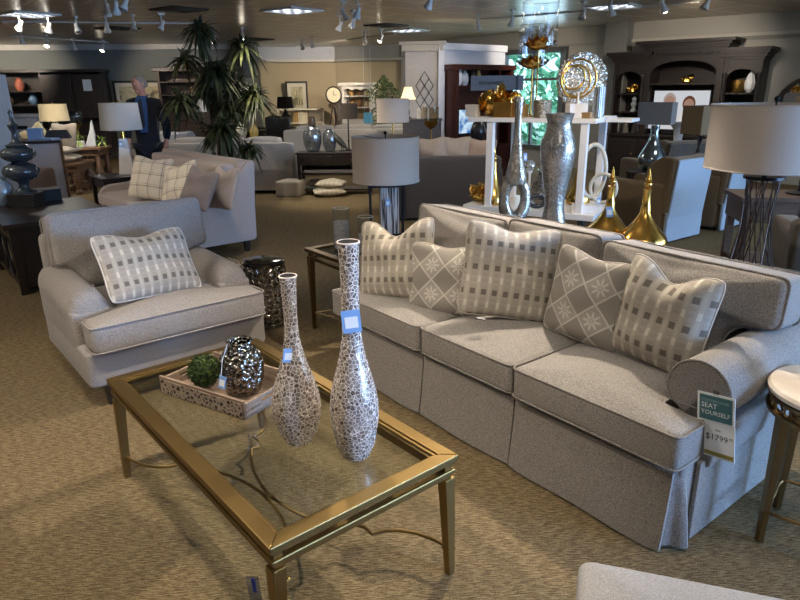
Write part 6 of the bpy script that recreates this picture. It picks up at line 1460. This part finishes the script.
def troffer(px, py, label, power=40, dx=.62, dy=.62, rz=R(-38)):
    P = cpt(px, py); t = T('ceiling_light', label, 'ceiling light', (P.x, P.y, CZ), rz, 'square ceiling light panels')
    b = B()
    for s in (-1, 1): b.box((s*dx/2, 0, -.012), (.04, dy+.04, .024)); b.box((0, s*dy/2, -.012), (dx, .04, .024))
    b.obj('light_frame', FIX, t); bx((0, 0, -.006), (dx-.04, dy-.04, .008)).obj('diffuser', LIT.m, t)
    return P
TP = [troffer(28, 14, 'ceiling light panel just above the first lit track spotlight'), troffer(292, 10, 'ceiling light panel between the plant crown and the cluster of spots'), troffer(407, 30, 'small far ceiling light panel above the partition'), troffer(614, 6, 'ceiling light panel by the column and wall unit')]
def vent(px, py, label):
    P = cpt(px, py); t = T('ceiling_vent', label, 'ceiling vent', (P.x, P.y, CZ), R(-38), 'dark ceiling vents')
    b = B(); bx((0, 0, -.006), (.6, .6, .01)).obj('backing', BLACK, t)
    for k in range(4): q = .28-.07*k; b.tube([(q, q, -.014), (-q, q, -.014), (-q, -q, -.014), (q, -q, -.014)], .012, 4, closed=True)
    b.obj('louvre', plain('#4d463c', .6), t)
vent(179, 9, 'dark ceiling vent above the tall plant'); vent(118, 28, 'dark ceiling vent over the corner of the grey walls'); vent(256, 39, 'dark ceiling vent near the desk room'); vent(386, 25, 'dark ceiling vent beside the glowing spotlight')
# ================================================================ light
def area(name, loc, aim, sx, sy, power, col, spread=180):
    l = bpy.data.lights.new(name, 'AREA'); l.shape = 'RECTANGLE'; l.size = sx; l.size_y = sy; l.energy = power; l.color = col; l.spread = R(spread)
    o = bpy.data.objects.new(name, l); COL.objects.link(o); o.location = loc; o.rotation_euler = (Vector(aim)-Vector(loc)).to_track_quat('-Z', 'Y').to_euler(); return o
def spot(loc, aim, power, ang=50, blend=.7, col=(1, .84, .66), r=.04):
    l = bpy.data.lights.new('track_and_fill_spot', 'SPOT'); l.energy = power; l.spot_size = R(ang); l.spot_blend = blend; l.color = col; l.shadow_soft_size = r
    o = bpy.data.objects.new('track_and_fill_spot', l); COL.objects.link(o); o.location = loc; o.rotation_euler = (Vector(aim)-Vector(loc)).to_track_quat('-Z', 'Y').to_euler(); return o
# daylight through the shop front, troffers, track spots and added fill lamps without fittings
DAY = (.28, .52, 1.0)
for y, pw, c_ in ((-2.25, 320, (.24, .48, 1.0)), (1.05, 90, (.36, .62, 1)), (4.35, 30, DAY)): area('daylight', (XR-.1, y, 1.5), (0, y+3.4, .3), 2.6, 2.2, pw, c_, 95)
q = W0+wd*((wa+wb)/2); area('daylight', (q.x+.1, q.y-.35, 1.5), (q.x-2, q.y-4, .8), .9, 1.8, 22, (.6, .85, 1))
for P in TP: area('panel_and_fill_light', (P.x, P.y, CZ-.03), (P.x, P.y, 0), .56, .56, 20, (1, .95, .88))
for x, y in ((-3, 2), (1, 1), (-6, 6), (3.5, 5.5), (-8, 11), (-4, 12), (1, 12), (-10, 4), (5, 9), (-1, -2)): area('panel_and_fill_light', (x, y, CZ-.03), (x, y, 0), 1.1, .55, 15, (1, .93, .84))  # soft ceiling fill, added where no fixture hangs
WS = (1, .86, .70)
spot((1.0, 3.76, CZ-.2), (.2, 2.5, .2), 330, 84, .6, WS)
spot((-1.15, 2.02, CZ-.15), (-.85, 2.2, 0), 150, 100, .8, WS, .035)
spot((-.9, 4.4, CZ-.2), (.7, 2.6, .4), 120, 50, .5, WS)
spot((.6, .2, CZ-.2), (-.6, 2.4, .3), 100, 60, .6, WS)
spot((-3.4, 2.2, CZ-.2), (-1.4, 3.6, .3), 90, 60, .6, WS)
for a, b_, p in (((-1, 15.5), (-2.4, 18.8, 1.6), 170), ((-9, 14.5), (-9.2, 16.9, 1.9), 110), ((-6, 14.5), (-5.6, 17.2, 1.7), 70), ((1.2, 10.2), (.3, 11.7, 1.5), 30), ((4, 9.0), (5, 12, 1.7), 130), ((2.3, 11), (2.4, 14.8, 2), 90), ((-10, 13.5), (-10.5, 16.5, 2.2), 60), ((1.2, 3.8), (1.2, 5.4, 1), 70), ((-2, 8), (-1, 10, .7), 150), ((-5, 10), (-5.5, 13, .5), 160), ((1, 6.5), (.6, 8.4, .6), 70), ((-4.5, 5), (-2.6, 7.2, .5), 110), ((-.5, 13), (-1, 16, .6), 140), ((-7.5, 8.5), (-5.5, 11, .5), 110), ((1.5, 15.5), (-.6, 17.6, 1.5), 90)):
    spot((a[0], a[1], CZ-.2), b_, p*1.7, 66, .8, WS)
for a, b_, p in (((-3.2, 1.2), (-2.4, 2.6, 0), 70), ((-4.2, 3.2), (-3.2, 4.6, 0), 120), ((2.4, 1.0), (1.6, 1.6, 0), 60), ((-1.2, 5.2), (-1.6, 6.2, 0), 70)):  # fill spots added to brighten the floor, no track heads here
    spot((a[0], a[1], CZ-.2), b_, p, 75, .9, WS)
SC.view_settings.exposure = .02

spot((-2.3, 7.4, CZ-.2), (-3.3, 8.9, 1.4), 60, 50, .8, WS)  # extra lamp added to brighten the man, without a track head
sn = bpy.data.lights.new('sun', 'SUN'); sn.energy = 5; sn.angle = R(3); so_ = bpy.data.objects.new('sun', sn); COL.objects.link(so_); so_.rotation_euler = Vector((.12, .7, -.7)).to_track_quat('-Z', 'Y').to_euler()
